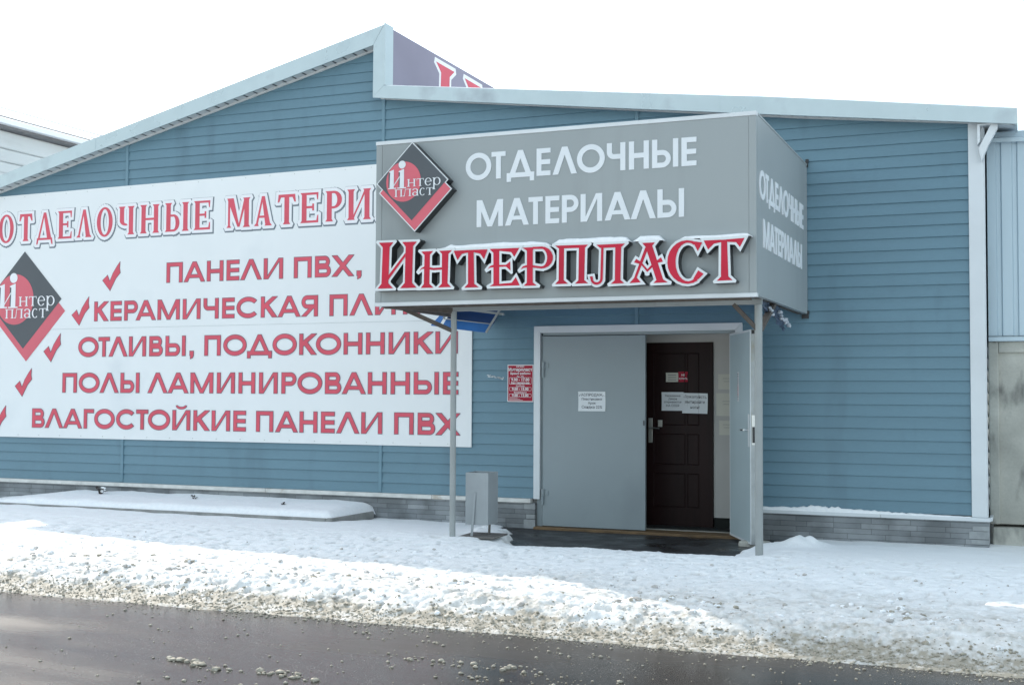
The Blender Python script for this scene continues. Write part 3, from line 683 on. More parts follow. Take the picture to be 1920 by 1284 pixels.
mb = MB(); mb.box(-400, 400, -400, 400, -.3, -.08)
tag(mb.build("snow_field", M['snow_clean']), "snow covered land around the street", "snow", kind="structure")
mb = MB(); mb.face([(-200, -13.4, 0), (200, -13.4, 0), (200, -5.45, 0), (-200, -5.45, 0)])
tag(mb.build("road", M['road']), "wet dark asphalt road with bits of slush", "road", kind="structure")
mb = MB(); mb.face([(-.75, -1.75, .002), (3.0, -1.75, .002), (3.0, .12, .002), (-.75, .12, .002)])
tag(mb.build("wet_pavement", M['wet']), "wet bare concrete in front of the gate", "pavement", kind="structure")

def lump_mesh(mb, c, r, seed, m=0, flatten=.7):
    rnd = random.Random(seed)
    bm = bmesh.new(); bmesh.ops.create_icosphere(bm, subdivisions=2 if r > .014 else 1, radius=1)
    off = Vector((rnd.uniform(0, 99), rnd.uniform(0, 99), rnd.uniform(0, 99)))
    sx, sy = rnd.uniform(.8, 1.35), rnd.uniform(.75, 1.15)
    vs = []
    for v in bm.verts:
        k = 1 + .50 * noise.noise(v.co * 1.7 + off) + .35 * noise.noise(v.co * 3.6 + off)
        vs.append((c[0] + v.co.x * k * r * sx, c[1] + v.co.y * k * r * sy, c[2] + v.co.z * k * r * flatten))
    mb.add(vs, [tuple(v.index for v in f.verts) for f in bm.faces], m)
    bm.free()

def slush():
    g = MB(); rnd = random.Random(3)
    for i in range(1500):                                   # clods along the windrow
        x = rnd.uniform(-3.4, 5.2); y = -rnd.gauss(5.0, .32)
        q = noise.noise(Vector((x * 1.3, y * 1.5, 0)))
        if q < -.05 and rnd.random() < .8: continue
        if not -5.42 < y < -3.9: continue
        r = min(.022, .004 + rnd.expovariate(150)); z, d = zsnow(x, y)
        for k in range(1 if r < .016 else 3):
            lump_mesh(g, (x + rnd.uniform(-1, 1) * r * k * .7, y + rnd.uniform(-1, 1) * r * k * .5, z + r * .12), r * (1 - .25 * k), i * 5 + k, rnd.choice((0, 0, 2, 2, 1)))
    for i in range(700):                                   # crumbs on the pavement snow
        x = rnd.uniform(-5, 5.2); y = -rnd.uniform(3.0, 5.1)
        r = min(.016, .004 + rnd.expovariate(230)); z, d = zsnow(x, y)
        lump_mesh(g, (x, y, z + r * .15), r, 10000 + i, rnd.choice((2, 2, 0)))
    tag(g.build("snow_clods", [M['slush_grey'], M['slush'], M['snow_clean']], smooth=True, fixn=False), "grey and white clods of snow thrown up along the road edge", "snow clods", kind="stuff")
    g = MB()
    for i in range(6500):                                  # beige grit of slush at the asphalt edge
        x = rnd.uniform(-2.6, 5.2); y = -5.52 - rnd.gauss(0, .11)
        if y < -5.62 and rnd.random() < .35: continue
        r = min(.011, .0025 + rnd.expovariate(380)); z = max(0, zsnow(x, y)[0]) if y > -5.66 else 0
        lump_mesh(g, (x, y, z + r * .25), r, 3000 + i)
    for i in range(520):                                   # loose bits on the road
        x = rnd.uniform(-.6, 5.0); y = -5.66 - rnd.random() ** 1.8 * 2.2
        r = min(.010, .0025 + rnd.expovariate(420))
        lump_mesh(g, (x, y, r * .3), r, 15000 + i)
    # rows of slush dropped from wheels
    for (x0, y0, x1, y1, n, sp, rm) in ((.55, -7.02, 1.62, -7.12, 110, .035, .019), (1.55, -6.42, 2.75, -6.55, 70, .05, .014), (2.2, -6.75, 3.4, -6.62, 70, .05, .012), (.9, -7.4, 2.6, -7.2, 60, .09, .010), (1.2, -5.98, 3.0, -6.02, 60, .04, .010)):
        for i in range(n):
            t = rnd.random(); t = (round(t * 7) / 7 + rnd.gauss(0, .04)) if rnd.random() < .6 else t
            x = x0 + (x1 - x0) * t + rnd.gauss(0, .02); y = y0 + (y1 - y0) * t + rnd.gauss(0, sp * .9) + .03 * math.sin(t * 9 + x0)
            r = .003 + rnd.random() ** 2.2 * rm
            lump_mesh(g, (x, y, r * .3), r, 17000 + i + int(x0 * 991), flatten=.6)
    # thin remnants of snow on the wet concrete
    for i in range(60):
        x = rnd.uniform(.7, 2.4); y = -rnd.uniform(1.45, 1.85)
        if noise.noise(Vector((x * 3, y * 3, 5))) < 0: continue
        r = rnd.uniform(.008, .028); lump_mesh(g, (x, y, .002), r, 21000 + i, 1, .3)
    tag(g.build("road_slush", [M['slush'], M['snow_clean']], smooth=True, fixn=False), "beige slush grit and crumbs on the asphalt edge", "slush", kind="stuff")
slush()

# ------------------------------------------------------------------ shop building
shop = thing("shop_building", "long blue siding shop with split gable roof and grey stone plinth", "shop", (0, 0, 0))

STEP = .115; Z0 = .32
JOINTS = [-5.51, -1.872, 1.148]
XL, XR = -8.1, 4.47
def roof_l(x): return 5.405 + .2385 * (x + 1.925)
def roof_r(x): return 4.825 - .1273 * (x + 1.926) if x < 2.92 else 4.208 - .1115 * (x - 2.92)

def clip(poly, a, b, c):
    out = []
    for i in range(len(poly)):
        p, q = poly[i], poly[(i + 1) % len(poly)]
        dp = a * p[0] + b * p[1] - c; dq = a * q[0] + b * q[1] - c
        if dp <= 0: out.append(p)
        if dp * dq < 0:
            t = dp / (dp - dq); out.append((p[0] + (q[0] - p[0]) * t, p[1] + (q[1] - p[1]) * t))
    return out

def siding():
    mb = MB()
    spans = [(XL, -5.53, 'l'), (-5.49, -1.892, 'l'), (-1.852, 1.128, 'r'), (1.168, 2.92, 'r'), (2.92, XR, 'r')]
    G0, G1, GZ = .035, 2.225, 2.14
    k = 0
    rnd = random.Random(5)
    while Z0 + k * STEP < 5.7:
        z0, z1 = Z0 + k * STEP, Z0 + (k + 1) * STEP
        for (a, b, s) in spans:
            parts = [(a, b, z0, z1)]
            if z0 < GZ and a < G1 and b > G0:
                parts = []
                if a < G0: parts.append((a, G0, z0, z1))
                if b > G1: parts.append((G1, b, z0, z1))
                if z1 > GZ: parts.append((max(a, G0), min(b, G1), GZ, z1))
            for (x0, x1, za, zb) in parts:
                if x1 - x0 < .01: continue
                p = [(x0, za), (x1, za), (x1, zb), (x0, zb)]
                f = roof_l if s == 'l' else roof_r
                sl = (f(x1) - f(x0)) / (x1 - x0)
                p = clip(p, -sl, 1, f(x0) - sl * x0 + .03)
                if len(p) < 3: continue
                j = rnd.uniform(-.001, .001)
                yy = lambda z: -(.020 + j) + .016 * (z - z0) / STEP
                mb.face([(x, yy(z), z) for x, z in p])
                e = [q for q in p if abs(q[1] - z0) < 1e-6]
                if len(e) == 2:
                    xa, xb = sorted((e[0][0], e[1][0]))
                    mb.face([(xa, yy(z0), z0), (xb, yy(z0), z0), (xb, 0, z0 - .004), (xa, 0, z0 - .004)])
        k += 1
    mb.build("siding", M['siding'], shop)
siding()
for X in JOINTS:
    mb = MB()
    top = (roof_l(X) if X < -2 else roof_r(X)) + .02
    z0 = 2.172 if X > 0 else .322
    mb.box(X - .02, X + .02, -.026, 0, z0, top)
    mb.build("joint_strip", M['joint'], shop, bevel=.003)

# core walls, sides, roof (so the building stands from any side)
mb = MB()
def wallpoly(x0, x1, z0, f): return [(x0, z0), (x1, z0), (x1, f(x1)), (x0, f(x0))]
mb.prism(wallpoly(XL, -1.86, -.1, roof_l), .004, .2)
mb.prism(wallpoly(-1.86, .03, -.1, roof_r), .004, .2)
mb.prism(wallpoly(.03, 2.92, 2.14, roof_r), .004, .2)
mb.prism([(2.23, -.1), (2.92, -.1), (2.92, 2.14), (2.23, 2.14)], .004, .2)
mb.prism(wallpoly(2.92, 4.545, -.1, roof_r), .004, .2)
mb.box(XL, XL + .2, .2, 16, -.1, roof_l(XL)); mb.box(4.345, 4.545, .2, 16, -.1, roof_r(4.5))
mb.prism(wallpoly(XL, -1.86, -.1, roof_l), 16, 16.2); mb.prism(wallpoly(-1.86, 4.545, -.1, roof_r), 16, 16.2)
mb.build("wall", M['wallcore'], shop)
mb = MB()                                                  # blue boards of the right flank
for k in range(33):
    z0 = Z0 + k * STEP; z1 = min(z0 + STEP, roof_r(4.55))
    mb.face([(4.566, .0, z0), (4.566, 16, z0), (4.55, 16, z1), (4.55, .0, z1)])
    mb.face([(4.566, .0, z0), (4.566, 16, z0), (4.546, 16, z0), (4.546, 0, z0)])
mb.build("siding", M['siding'], shop)
mb = MB()                                                  # raised wall along the ridge
mb.box(-1.90, -1.855, 0.02, 16, 4.6, 5.60)
mb.build("ridge_wall", M['siding'], shop)
mb = MB()
def slope(f, x0, x1, t0, t1, y0, y1):
    mb.prism([(x0, f(x0) + t0), (x1, f(x1) + t0), (x1, f(x1) + t1), (x0, f(x0) + t1)], y0, y1)
slope(roof_l, XL - .3, -1.862, .075, .15, -.155, 16.3)
mb.build("roof", M['snow_roof'], shop)
mb = MB()
slope(roof_r, -1.83, 2.92, .03, .10, -.155, 16.3); slope(roof_r, 2.92, 4.84, .03, .12, -.155, 16.3)
mb.build("roof", M['snow_roof'], shop)

# fascias (front plane y=-.18)
FY = -.18
mb = MB()
xs = [-8.4, -7.2, -5.9, -3.62, -1.925]
bot = lambda x: 5.402 + .2378 * (x + 1.925)
topz = lambda x: 5.622 + .2425 * (x + 1.79)
for i in range(4):
    a, b = xs[i], xs[i + 1] - .004
    y = FY - (.003 if i % 2 else 0)
    if i == 3: mb.prism([(a, bot(a)), (-1.927, bot(-1.927)), (-1.792, topz(-1.792)), (a, topz(a))], y, FY + .02)
    else: mb.prism([(a, bot(a)), (b + .03, bot(b + .03)), (b + .03, topz(b + .03)), (a, topz(a))], y, FY + .02)
mb.build("fascia", M['fascia'], shop)
mb = MB()
mb.prism([(-1.926, 4.80), (-1.788, 4.927), (-1.788, 5.622), (-1.924, 5.406)], FY, FY + .02)
mb.box(-1.788, -1.772, FY, .012, 4.93, 5.640)
mb.build("fascia", M['fascia'], shop)
mb = MB()
tp = [(-1.788, 4.924), (.2, 4.690), (2.05, 4.475), (2.45, 4.43), (4.862, 4.109)]
bt = [(-1.926, 4.798), (.2, 4.532), (2.05, 4.302), (2.45, 4.252), (4.862, 3.962)]
for i in range(4):
    y = FY - (.003 if i % 2 else 0)
    e = .02 if i < 3 else 0
    mb.prism([bt[i], (bt[i + 1][0] + e, bt[i + 1][1] - e * .12), (tp[i + 1][0] + e, tp[i + 1][1] - e * .12), tp[i]], y, FY + .02)
mb.box(4.840, 4.862, FY + .021, .25, 3.965, 4.105)
mb.build("fascia", M['fascia'], shop)
# soffits with their slots
def soffit(x0, x1, f, n, dz):
    mb = MB()
    for i in range(n):
        a = x0 + (x1 - x0) * i / n; b = x0 + (x1 - x0) * (i + 1) / n; c = a + (b - a) * .80
        mb.face([(a, FY + .02, f(a) + dz), (c, FY + .02, f(c) + dz), (c, -.015, f(c) + dz), (a, -.015, f(a) + dz)], 0)
        mb.face([(c, FY + .02, f(c) + dz + .004), (b, FY + .02, f(b) + dz + .004), (b, -.015, f(b) + dz + .004), (c, -.015, f(c) + dz + .004)], 1)
    mb.prism([(x0, f(x0) - .012), (x1, f(x1) - .012), (x1, f(x1) + .012), (x0, f(x0) + .012)], -.040, -.014)
    mb.build("soffit", [M['soffit'], M['soffit_dark']], shop, fixn=False)
soffit(-8.3, -1.93, roof_l, 47, .006)
soffit(-1.90, 2.92, roof_r, 36, .006)
soffit(2.92, 4.84, roof_r, 14, .006)

# snow lying on the right fascia and at the foot of the ridge wall
def snow_loft(pts, w, name, label, y0, y1, seed=0, parent=None, hmul=1., rough=0.):
    """pts: (x, z, h): a soft ridge of snow lying along x"""
    mb = MB(); k = 9; rows = []
    L = []
    for i in range(len(pts) - 1):
        n = max(2, int(abs(pts[i + 1][0] - pts[i][0]) / .03))
        for j in range(n):
            t = j / n; L.append(tuple(pts[i][q] * (1 - t) + pts[i + 1][q] * t for q in range(3)))
    L.append(pts[-1])
    for (x, z, h) in L:
        h *= hmul * (1 + rough * .7 * noise.noise(Vector((x * 38, seed, 6))) + .25 * noise.noise(Vector((x * 5, seed, 0))) + .12 * noise.noise(Vector((x * 17, seed, 3))))
        rows.append([(x, y0 + (y1 - y0) * (.5 - .5 * math.cos(math.pi * q / (k - 1))), z + h * math.sin(math.pi * q / (k - 1)) ** .6 - (0 if 0 < q < k - 1 else .004)) for q in range(k)])
    v = [p for r in rows for p in r]
    f = [(i * k + q, i * k + q + 1, (i + 1) * k + q + 1, (i + 1) * k + q) for i in range(len(rows) - 1) for q in range(k - 1)]
    f += [tuple(range(k)), tuple(range((len(rows) - 1) * k, len(rows) * k))]
    mb.add(v, f)
    return mb
mb = snow_loft([(-1.765, 4.925, .0), (-1.70, 4.914, .02), (.2, 4.692, .012), (.8, 4.62, .016), (3.0, 4.358, .014), (4.82, 4.114, .006)], 0, "", "", -.172, .1, 4)
tag(mb.build("roof_edge_snow", M['snow_clean'], smooth=True), "thin line of snow along the right roof edge", "snow", kind="stuff")

# plinth, ledge, corner trim
mb = MB()
mb.box(XL, .02, -.045, .003, -.1, .272); mb.box(2.24, 4.575, -.045, .003, -.1, .268); mb.box(4.547, 4.575, .003, 16, -.1, .268)
mb.build("plinth", M['plinth'], shop)
mb = MB()
for a, b in ((XL, -6.1), (-6.098, -3.37), (-3.366, -1.2), (-1.197, -.02)): mb.box(a, b, -.075, -.0, .274, .318)
mb.build("ledge", M['ledge'], shop, bevel=.004)
mb = MB()
for a, b in ((2.245, 3.60), (3.602, 4.59)): mb.box(a, b, -.075, -.0, .270, .304)
mb.box(4.576, 4.605, -.0, 16, .270, .304)
mb.build("ledge", M['white_metal'], shop, bevel=.003)
for (a, b, c, d) in ((-.10, .024, .205, .262), (-.105, .026, -.02, .095), (-.075, .022, .105, .150), (4.40, 4.578, .105, .175), (4.42, 4.577, .055, .10), (4.43, 4.577, .18, .225)):
    mb = MB(); mb.box(a, b, -.052, -.044, c, d); mb.build("corner_tile", M['tile'], shop, bevel=.002)
mb = MB(); mb.box(4.425, 4.562, -.036, -.002, .305, 4.06); mb.box(4.562, 4.570, -.036, .06, .305, 3.98)
mb.build("corner_trim", M['white_metal'], shop, bevel=.003)
mb = MB(); mb.box(XL - .02, XL + .11, -.036, -.002, .32, roof_l(XL) - .02); mb.box(XL - .02, XL - .004, -.0018, .1, .32, roof_l(XL) - .03)
mb.build("corner_trim", M['white_metal'], shop, bevel=.003)
# white boxed eaves return
mb = MB()
mb.prism([(4.545, 3.64), (4.605, 3.79), (4.69, 3.95), (4.69, 4.005), (4.64, 4.005), (4.52, 3.765)], -.13, -.045)
mb.prism([(4.51, 3.80), (4.535, 3.83), (4.535, 4.0), (4.51, 4.0)], -.13, -.045)
mb.prism([(4.51, 3.985), (4.64, 3.985), (4.64, 4.0), (4.51, 4.0)], -.128, -.045)
mb.build("eaves_return", M['white_metal'], shop, bevel=.003)
mb = MB()                                                   # smear of paint on the boards
for i in range(16):
    rnd = random.Random(i); x = -.545 + .012 * i; z = 1.638 - .002 * i + rnd.uniform(-.010, .010); w = rnd.uniform(.008, .022); h = rnd.uniform(.003, .011)
    mb.face([(x - w, -.0215, z), (x, -.0215, z - h), (x + w, -.0215, z + rnd.uniform(-.004, .004)), (x, -.0215, z + h)])
mb.build("paint_smear", M['white_metal'], shop, fixn=False)
mb = snow_loft([(2.40, .305, .02), (2.9, .305, .042), (3.05, .305, .055), (3.35, .305, .030), (3.8, .305, .020), (4.1, .305, .012), (4.42, .305, .006)], 0, "", "", -.07, -.018, 9, rough=1.)
tag(mb.build("ledge_snow", M['snow_clean'], smooth=True), "snow lying on the white plinth ledge right of the gate", "snow", kind="stuff")

# gate opening
for q in ([(0, .315), (.072, .315), (.072, 2.098), (0, 2.171)], [(.0722, 2.098), (2.186, 2.098), (2.261, 2.171), (.0002, 2.1712)], [(2.189, .31), (2.261, .31), (2.261, 2.17), (2.189, 2.097)]):
    mb = MB(); mb.prism(q, -.040, -.0)
    mb.build("gate_trim", M['white_metal'], shop, bevel=.002)
mb = MB(); mb.box(.03, .09, .0, .1, .0, 2.1); mb.box(.03, 2.19, .0, .1, 2.07, 2.135); mb.box(2.13, 2.19, .0, .1, .0, 2.07)
mb.build("steel_frame", M['gate'], shop)
mb = MB(); mb.box(.03, 2.30, -.12, .16, -.02, .028)
mb.build("sill", M['wood'], shop, bevel=.008)
leaf = MB(); leaf.box(.098, 1.242, -.022, .02, .034, 2.062)
leaf = leaf.build("gate_leaf", M['gate'], shop, bevel=.004)
for z in (1.62, .26):
    mb = MB(); mb.bar((.105, -.034, z), (.105, -.034, z + .085), .028, n=10); mb.bar((.108, -.034, z + .09), (.108, -.034, z + .165), .036, n=10)
    mb.box(.108, .165, -.03, -.0225, z + .10, z + .15)
    mb.build("hinge", M['gate'], leaf)
mb = MB(); mb.box(1.222, 1.234, -.030, -.0225, 1.12, 1.17); mb.build("latch", M['dark_metal'], leaf)
# vestibule
mb = MB()
mb.box(1.0, 1.05, .2, .46, .0, 2.2); mb.box(2.19, 2.24, .1, .46, .0, 2.2); mb.box(1.0, 2.24, .2, .9, 2.10, 2.15)
mb.box(1.0, 2.24, .46, .9, 2.0, 2.1); mb.box(1.85, 2.24, .46, .9, .15, 2.0)
mb.build("vestibule_lining", M['jamb'], shop)
mb = MB(); mb.box(1.0, 2.24, .16, .55, -.05, .036)
mb.build("threshold", M['threshold'], shop)
mb = MB(); mb.box(1.05, 2.18, .20, .455, .0365, .046); mb.box(1.85, 2.24, .47, .88, .0, .149)
mb.build("floor_mat", M['mat'], shop)
idoor = MB(); idoor.box(1.00, 1.846, .45, .50, .047, 1.999)
idoor = idoor.build("inner_door", M['door'], shop)
for (a, b, c, d) in ((1.20, 1.54, 1.12, 1.88), (1.57, 1.69, 1.12, 1.88), (1.20, 1.54, .70, 1.02), (1.57, 1.69, .70, 1.02), (1.20, 1.54, .25, .60), (1.57, 1.69, .25, .60)):
    mb = MB()
    for q in (a, b): mb.bar((q, .449, c), (q, .449, d), .012, n=8)
    for q in (c, d): mb.bar((a, .449, q), (b, .449, q), .012, n=8)
    mb.build("door_moulding", M['door'], idoor)
mb = MB(); mb.box(1.142, 1.186, .438, .449, .925, 1.19); mb.build("lock_plate", M['lock'], idoor, bevel=.003)
mb = MB(); mb.bar((1.165, .44, 1.085), (1.165, .39, 1.085), .016, n=8); mb.bar((1.16, .39, 1.085), (1.275, .395, 1.08), .016, n=8); mb.build("handle", M['steel'], idoor)
mb = MB(); mb.box(1.246, 1.294, .438, .449, 1.096, 1.170); mb.build("lock_plate", M['lock'], idoor, bevel=.003)
mb = MB(); mb.box(1.80, 1.845, .435, .449, .047, 1.998); mb.build("door_frame", M['door'], idoor)
# open leaf, hinged right
hx, hy = 2.135, -.03; ex, ey = 2.505, -.80
ang = math.atan2(ey - hy, ex - hx)
mb = MB(); Lf = math.hypot(ex - hx, ey - hy)
mb.box(0, Lf, .0, .045, .034, 2.062)
oleaf = mb.build("gate_leaf", M['gate_edge'], shop, bevel=.002)
oleaf.location = (hx, hy, 0); oleaf.rotation_euler = (0, 0, ang)
oleaf["label"] = "gate leaf standing open"
mb = MB(); mb.box(.022, Lf - .022, -.004, -.0005, .055, 2.04)
mb.build("inner_panel", M['gate_in'], oleaf)
mb = MB()
mb.box(.0, .0215, -.006, -.0004, .036, 2.06); mb.box(Lf - .0215, Lf, -.006, -.0004, .036, 2.06); mb.box(.022, Lf - .022, -.006, -.0004, 2.0405, 2.06); mb.box(.022, Lf - .022, -.006, -.0004, .036, .0545)
mb.build("edge_strip", M['white_metal'], oleaf)
mb = MB(); mb.box(Lf - .07, Lf - .03, -.014, -.0062, .95, 1.26); mb.build("lock_plate", M['white_metal'], oleaf, bevel=.003)
mb = MB(); mb.bar((Lf - .05, -.014, 1.11), (Lf - .05, -.06, 1.11), .016, n=8); mb.bar((Lf - .045, -.06, 1.11), (Lf - .17, -.06, 1.108), .018, n=8); mb.build("handle", M['steel'], oleaf)
mb = MB(); mb.box(Lf + .0005, Lf + .004, .006, .040, .97, 1.25); mb.build("lock_plate", M['steel'], oleaf)
mb = MB(); mb.box(Lf + .0045, Lf + .012, .012, .034, .99, 1.14); mb.build("lock_case", M['dark_metal'], oleaf)
mb = MB(); mb.box(Lf + .0005, Lf + .004, .008, .040, 2.02, 2.055); mb.build("stop", M['dark_metal'], oleaf)
# block under the leaf
mb = MB(); mb.box(-.13, .13, -.10, .10, 0, .085)
o = mb.build("concrete_block", M['concrete'], bevel=.025)
o.location = (2.50, -.62, -.03); o.rotation_euler = (0, 0, R(-18))
tag(o, "rough pale concrete block on the ground under the open gate leaf", "block")

# ------------------------------------------------------------------ big banner on the wall
SL = .0077
def split_words_gap(ws, key, gap):
    xs = LINES[key][2]; out = [[ws[0]]]
    for i in range(1, len(ws)):
        if xs[i][1] - xs[i - 1][2] > gap: out.append([])
        out[-1].append(ws[i])
    return out
wb = thing("wall_banner", "large white wall banner with red lettering, check marks and a diamond emblem", "banner", (0, 0, 0))
bx0, bx1 = -7.98, -.736
btop = lambda x: 4.061 + .0105 * (x + 1.975)
mb = MB()
mb.prism([(bx0, .854), (bx1, .854), (bx1, 2.255), (bx0, 2.235)], -.034, -.021)
mb.prism([(bx0, 2.237), (bx1, 2.257), (bx1, btop(bx1)), (bx0, btop(bx0))], -.036, -.021)
mb.build("panel", M['banner'], wb)
heading = split_words_gap(word('b0', 'serif', slope=SL, x0=-4.8), 'b0', .2)
ps2 = [p for ch, q in heading[1] for p in q]
# hidden end of the heading, behind the canopy
zb0, zt0, _ = LINES['b0']
x = -1.93
for ch, w in (('А', .27), ('Л', .26), ('Ы', .36)):
    ps2 += shift(serif(ch, w, zt0 - zb0), x, zb0 + SL * (x + 4.8)); x += w + .075
for ps in ([p for ch, q in heading[0] for p in q], ps2):
    mb = MB()
    flat(mb, [inflate(p, .047, 1.5) for p in ps], lambda a, b, d: (a + .006, -.0375, b - .008), 2)
    flat(mb, [inflate(p, .036, 1.5) for p in ps], on_y(-.0390), 1)
    flat(mb, ps, on_y(-.0405), 0)
    mb.build("lettering", [M['banner_red'], M['banner_white'], M['banner_grey']], wb, fixn=False)
def split_words(ws, key):
    xs = LINES[key][2]; out = [[ws[0]]]
    for i in range(1, len(ws)):
        if xs[i][1] - xs[i - 1][2] > .098 and ws[i][0] != ',' : out.append([])
        elif ws[i - 1][0] == ',': out.append([])
        out[-1].append(ws[i])
    return out
for key in ('b1', 'b2', 'b3', 'b4', 'b5'):
    for ws in split_words(word(key, 'sans', .192), key):
        mb = MB()
        flat(mb, [inflate(p, .007, 2.0) for ch, q in ws for p in q], on_y(-.0375), 1)
        flat(mb, [p for ch, q in ws for p in q], on_y(-.0390), 0)
        mb.build("lettering", [M['banner_red'], M['banner_dark']], wb, fixn=False)
tick = [[(0, .130), (.075, .192), (.112, .113), (.118, 0)], [(.112, .113), (.160, .215), (.225, .305), (.267, .355), (.262, .275), (.273, .220), (.205, .150), (.118, 0)]]
for (tx, tz) in ((-5.848, 2.715), (-6.329, 2.287), (-6.776, 1.827), (-7.241, 1.382), (-7.66, .90)):
    mb = MB()
    ps = [[tick[0][0], tick[0][1], tick[0][2], tick[0][3]],
          [(.112, .113), (.160, .215), (.205, .150), (.118, 0)], [(.160, .215), (.225, .305), (.273, .220), (.205, .150)], [(.225, .305), (.267, .355), (.262, .275), (.273, .220)]]
    flat(mb, shift([inflate(p, .006, 2) for p in ps], tx, tz), on_y(-.0375), 1)
    flat(mb, shift(ps, tx, tz), on_y(-.0390), 0)
    mb.build("check_mark", [M['banner_red'], M['banner_dark']], wb, fixn=False)

def dia(cx, cz, h, hz=None):
    hz = hz or h
    return [(cx, cz - hz), (cx + h, cz), (cx, cz + hz), (cx - h, cz)]
def disc(cx, cz, rx, rz, n=40): return [(cx + rx * math.cos(2 * math.pi * i / n), cz + rz * math.sin(2 * math.pi * i / n)) for i in range(n)]

LRED = dia(-.1245, 3.247, .352); LBLK = dia(-.1545, 3.332, .348, .347); LCIR = disc(-.239, 3.338, .175, .181)
LBIG = [[(-.378, 3.283), (-.372, 3.440), (-.335, 3.452), (-.335, 3.283)], rc(-.393, 3.277, -.310, 3.286), [(-.388, 3.436), (-.372, 3.440), (-.335, 3.452), (-.372, 3.425)],
        [(-.276, 3.283), (-.272, 3.440), (-.232, 3.452), (-.232, 3.283)], rc(-.300, 3.277, -.210, 3.286), [(-.290, 3.432), (-.272, 3.440), (-.232, 3.452), (-.272, 3.422)],
        [(-.335, 3.300), (-.335, 3.312), (-.276, 3.392), (-.276, 3.378)], disc(-.252, 3.492, .036, .036, 20)]
LSHD = [disc(-.270, 3.492, .020, .034, 14), rc(-.287, 3.29, -.272, 3.425), rc(-.390, 3.29, -.375, 3.425)]

def emblem(mb, put, yo, T, with_text=True):
    """layers of the diamond emblem; T maps emblem coordinates to the place"""
    lay = lambda d: (lambda a, b, q: put(*T(a, b), d))
    flat(mb, [LRED], lay(yo), 1)
    flat(mb, [LBLK], lay(yo - .0015), 0)
    flat(mb, [LCIR], lay(yo - .003), 1)
    flat(mb, LSHD, lay(yo - .0045), 0)
    flat(mb, LBIG, lay(yo - .006), 2)
    flat(mb, lower_word("нтер", -.198, 3.288, .133, .068) + lower_word("пласт", -.324, 3.203, .060, .066), lay(yo - .0075), 2)

mb = MB()
emblem(mb, lambda a, b, d: (a, d, b), -.0375, lambda a, b: (-7.075 + 1.79 * (a + .127), 1.827 + 1.822 * (b - 2.892)))
mb.build("emblem", [M['logo_black'], M['logo_red'], M['banner_white']], wb, fixn=False)
screw = MB(); screw.prism(disc(0, 0, .006, .006, 8), -.004, 0)
so = None
for i in range(22):
    for z in (.885, None):
        x = bx0 + .12 + i * .342 + (.03 if z is None else 0)
        zz = z if z else btop(x) - .03
        if x > bx1 - .02: continue
        if so is None:
            so = screw.build("screw", M['steel'], wb); c = so
        else:
            c = so.copy(); COL.objects.link(c); c.parent = wb
        c.location = (x, -.036, zz)

# ------------------------------------------------------------------ entrance canopy
D = 2.536
cx0, cx1, cz0, cz1 = -.578, 2.912, 2.235, 3.742
can = thing("entrance_canopy", "boxy grey panelled entrance canopy on two grey posts over the gate", "canopy", (0, 0, 0))
mb = MB()
mb.box(cx0 + .062, cx1 - .062, -D, -D + .045, cz0 + .03, cz1 - .034)
mb.build("front_panel", M['canopy'], can)
for a, b in ((cx0, cx0 + .0605), (cx1 - .0605, cx1)):
    mb = MB(); mb.box(a, b, -D - .003, -D + .045, cz0 + .03, cz1 - .034); mb.build("corner_strip", M['canopy'], can, bevel=.003)
mb = MB()
mb.box(cx0, cx0 + .045, -D + .047, -.03, cz0 + .012, cz1 - .02); mb.build("side_panel", M['canopy'], can)
mb = MB()
mb.box(cx1 - .045, cx1, -D + .047, -.03, cz0 + .012, cz1 - .02)
mb.build("side_panel", M['canopy'], can)
mb = MB(); mb.box(cx0 - .004, cx1 + .004, -D - .008, -D + .05, cz1 - .0335, cz1); mb.build("top_edge", M['white_metal'], can, bevel=.003)
mb = MB(); mb.box(cx1 - .05, cx1 + .004, -D + .051, -.03, cz1 - .0195, cz1 - .002); mb.build("top_edge", M['canopy'], can)
mb = MB(); mb.box(cx0 - .004, cx1 + .004, -D - .010, -D + .05, cz0 - .004, cz0 + .0295); mb.build("bottom_edge", M['white_metal'], can, bevel=.003)
mb = MB()
mb.bar((cx0 + .07, -D + .08, cz0 + .01), (cx0 + .07, -.04, cz0 + .01), .05, m=0)
mb.bar((cx0 + .02, -D + .10, cz0 + .016), (.0, -2.1, cz0 - .028), .05, m=0)
mb.bar((cx0 + .06, -D + .09, cz0 - .004), (cx1 - .06, -D + .09, cz0 - .004), .035, m=0)
mb.bar((cx1 - .08, -D + .08, cz0 + .03), (cx1 - .08, -.04, cz0 + .03), .04, m=0)
mb.build("underframe", M['canopy_dark'], can)
mb = MB(); mb.bar((-.02, -2.1, cz0 - .012), (2.87, -2.1, cz0 - .012), .045); mb.build("crossbar", M['post'], can)
for (x, zb, dia_) in ((.012, .05, .056), (2.838, .03, .066)):
    mb = MB(); mb.bar((x, -2.1, zb), (x, -2.1, cz0 - .036), dia_, n=20)
    mb.build("post", M['post'], can, smooth=False)
for a, b, mt in (((.0, -2.1, 2.02), (-.50, -2.1, cz0 - .005), 'canopy_dark'), ((2.83, -2.1, 1.99), (2.63, -2.1, cz0 - .03), 'canopy_dark'), ((2.845, -2.07, 1.99), (2.85, -1.50, cz0 + .01), 'canopy_dark')):
    mb = MB(); mb.bar(a, b, .05, .035); mb.build("brace", M[mt], can)
for z in (cz1 - .02, cz0 - .022):
    mb = MB(); mb.box(cx1 - .055, cx1 + .012, -.045, -.022, z - .012, z + .028); mb.box(cx1 - .01, cx1 + .018, -.05, -.024, z + .029, z + .065)
    mb.build("bracket", M['dark_metal'], can)
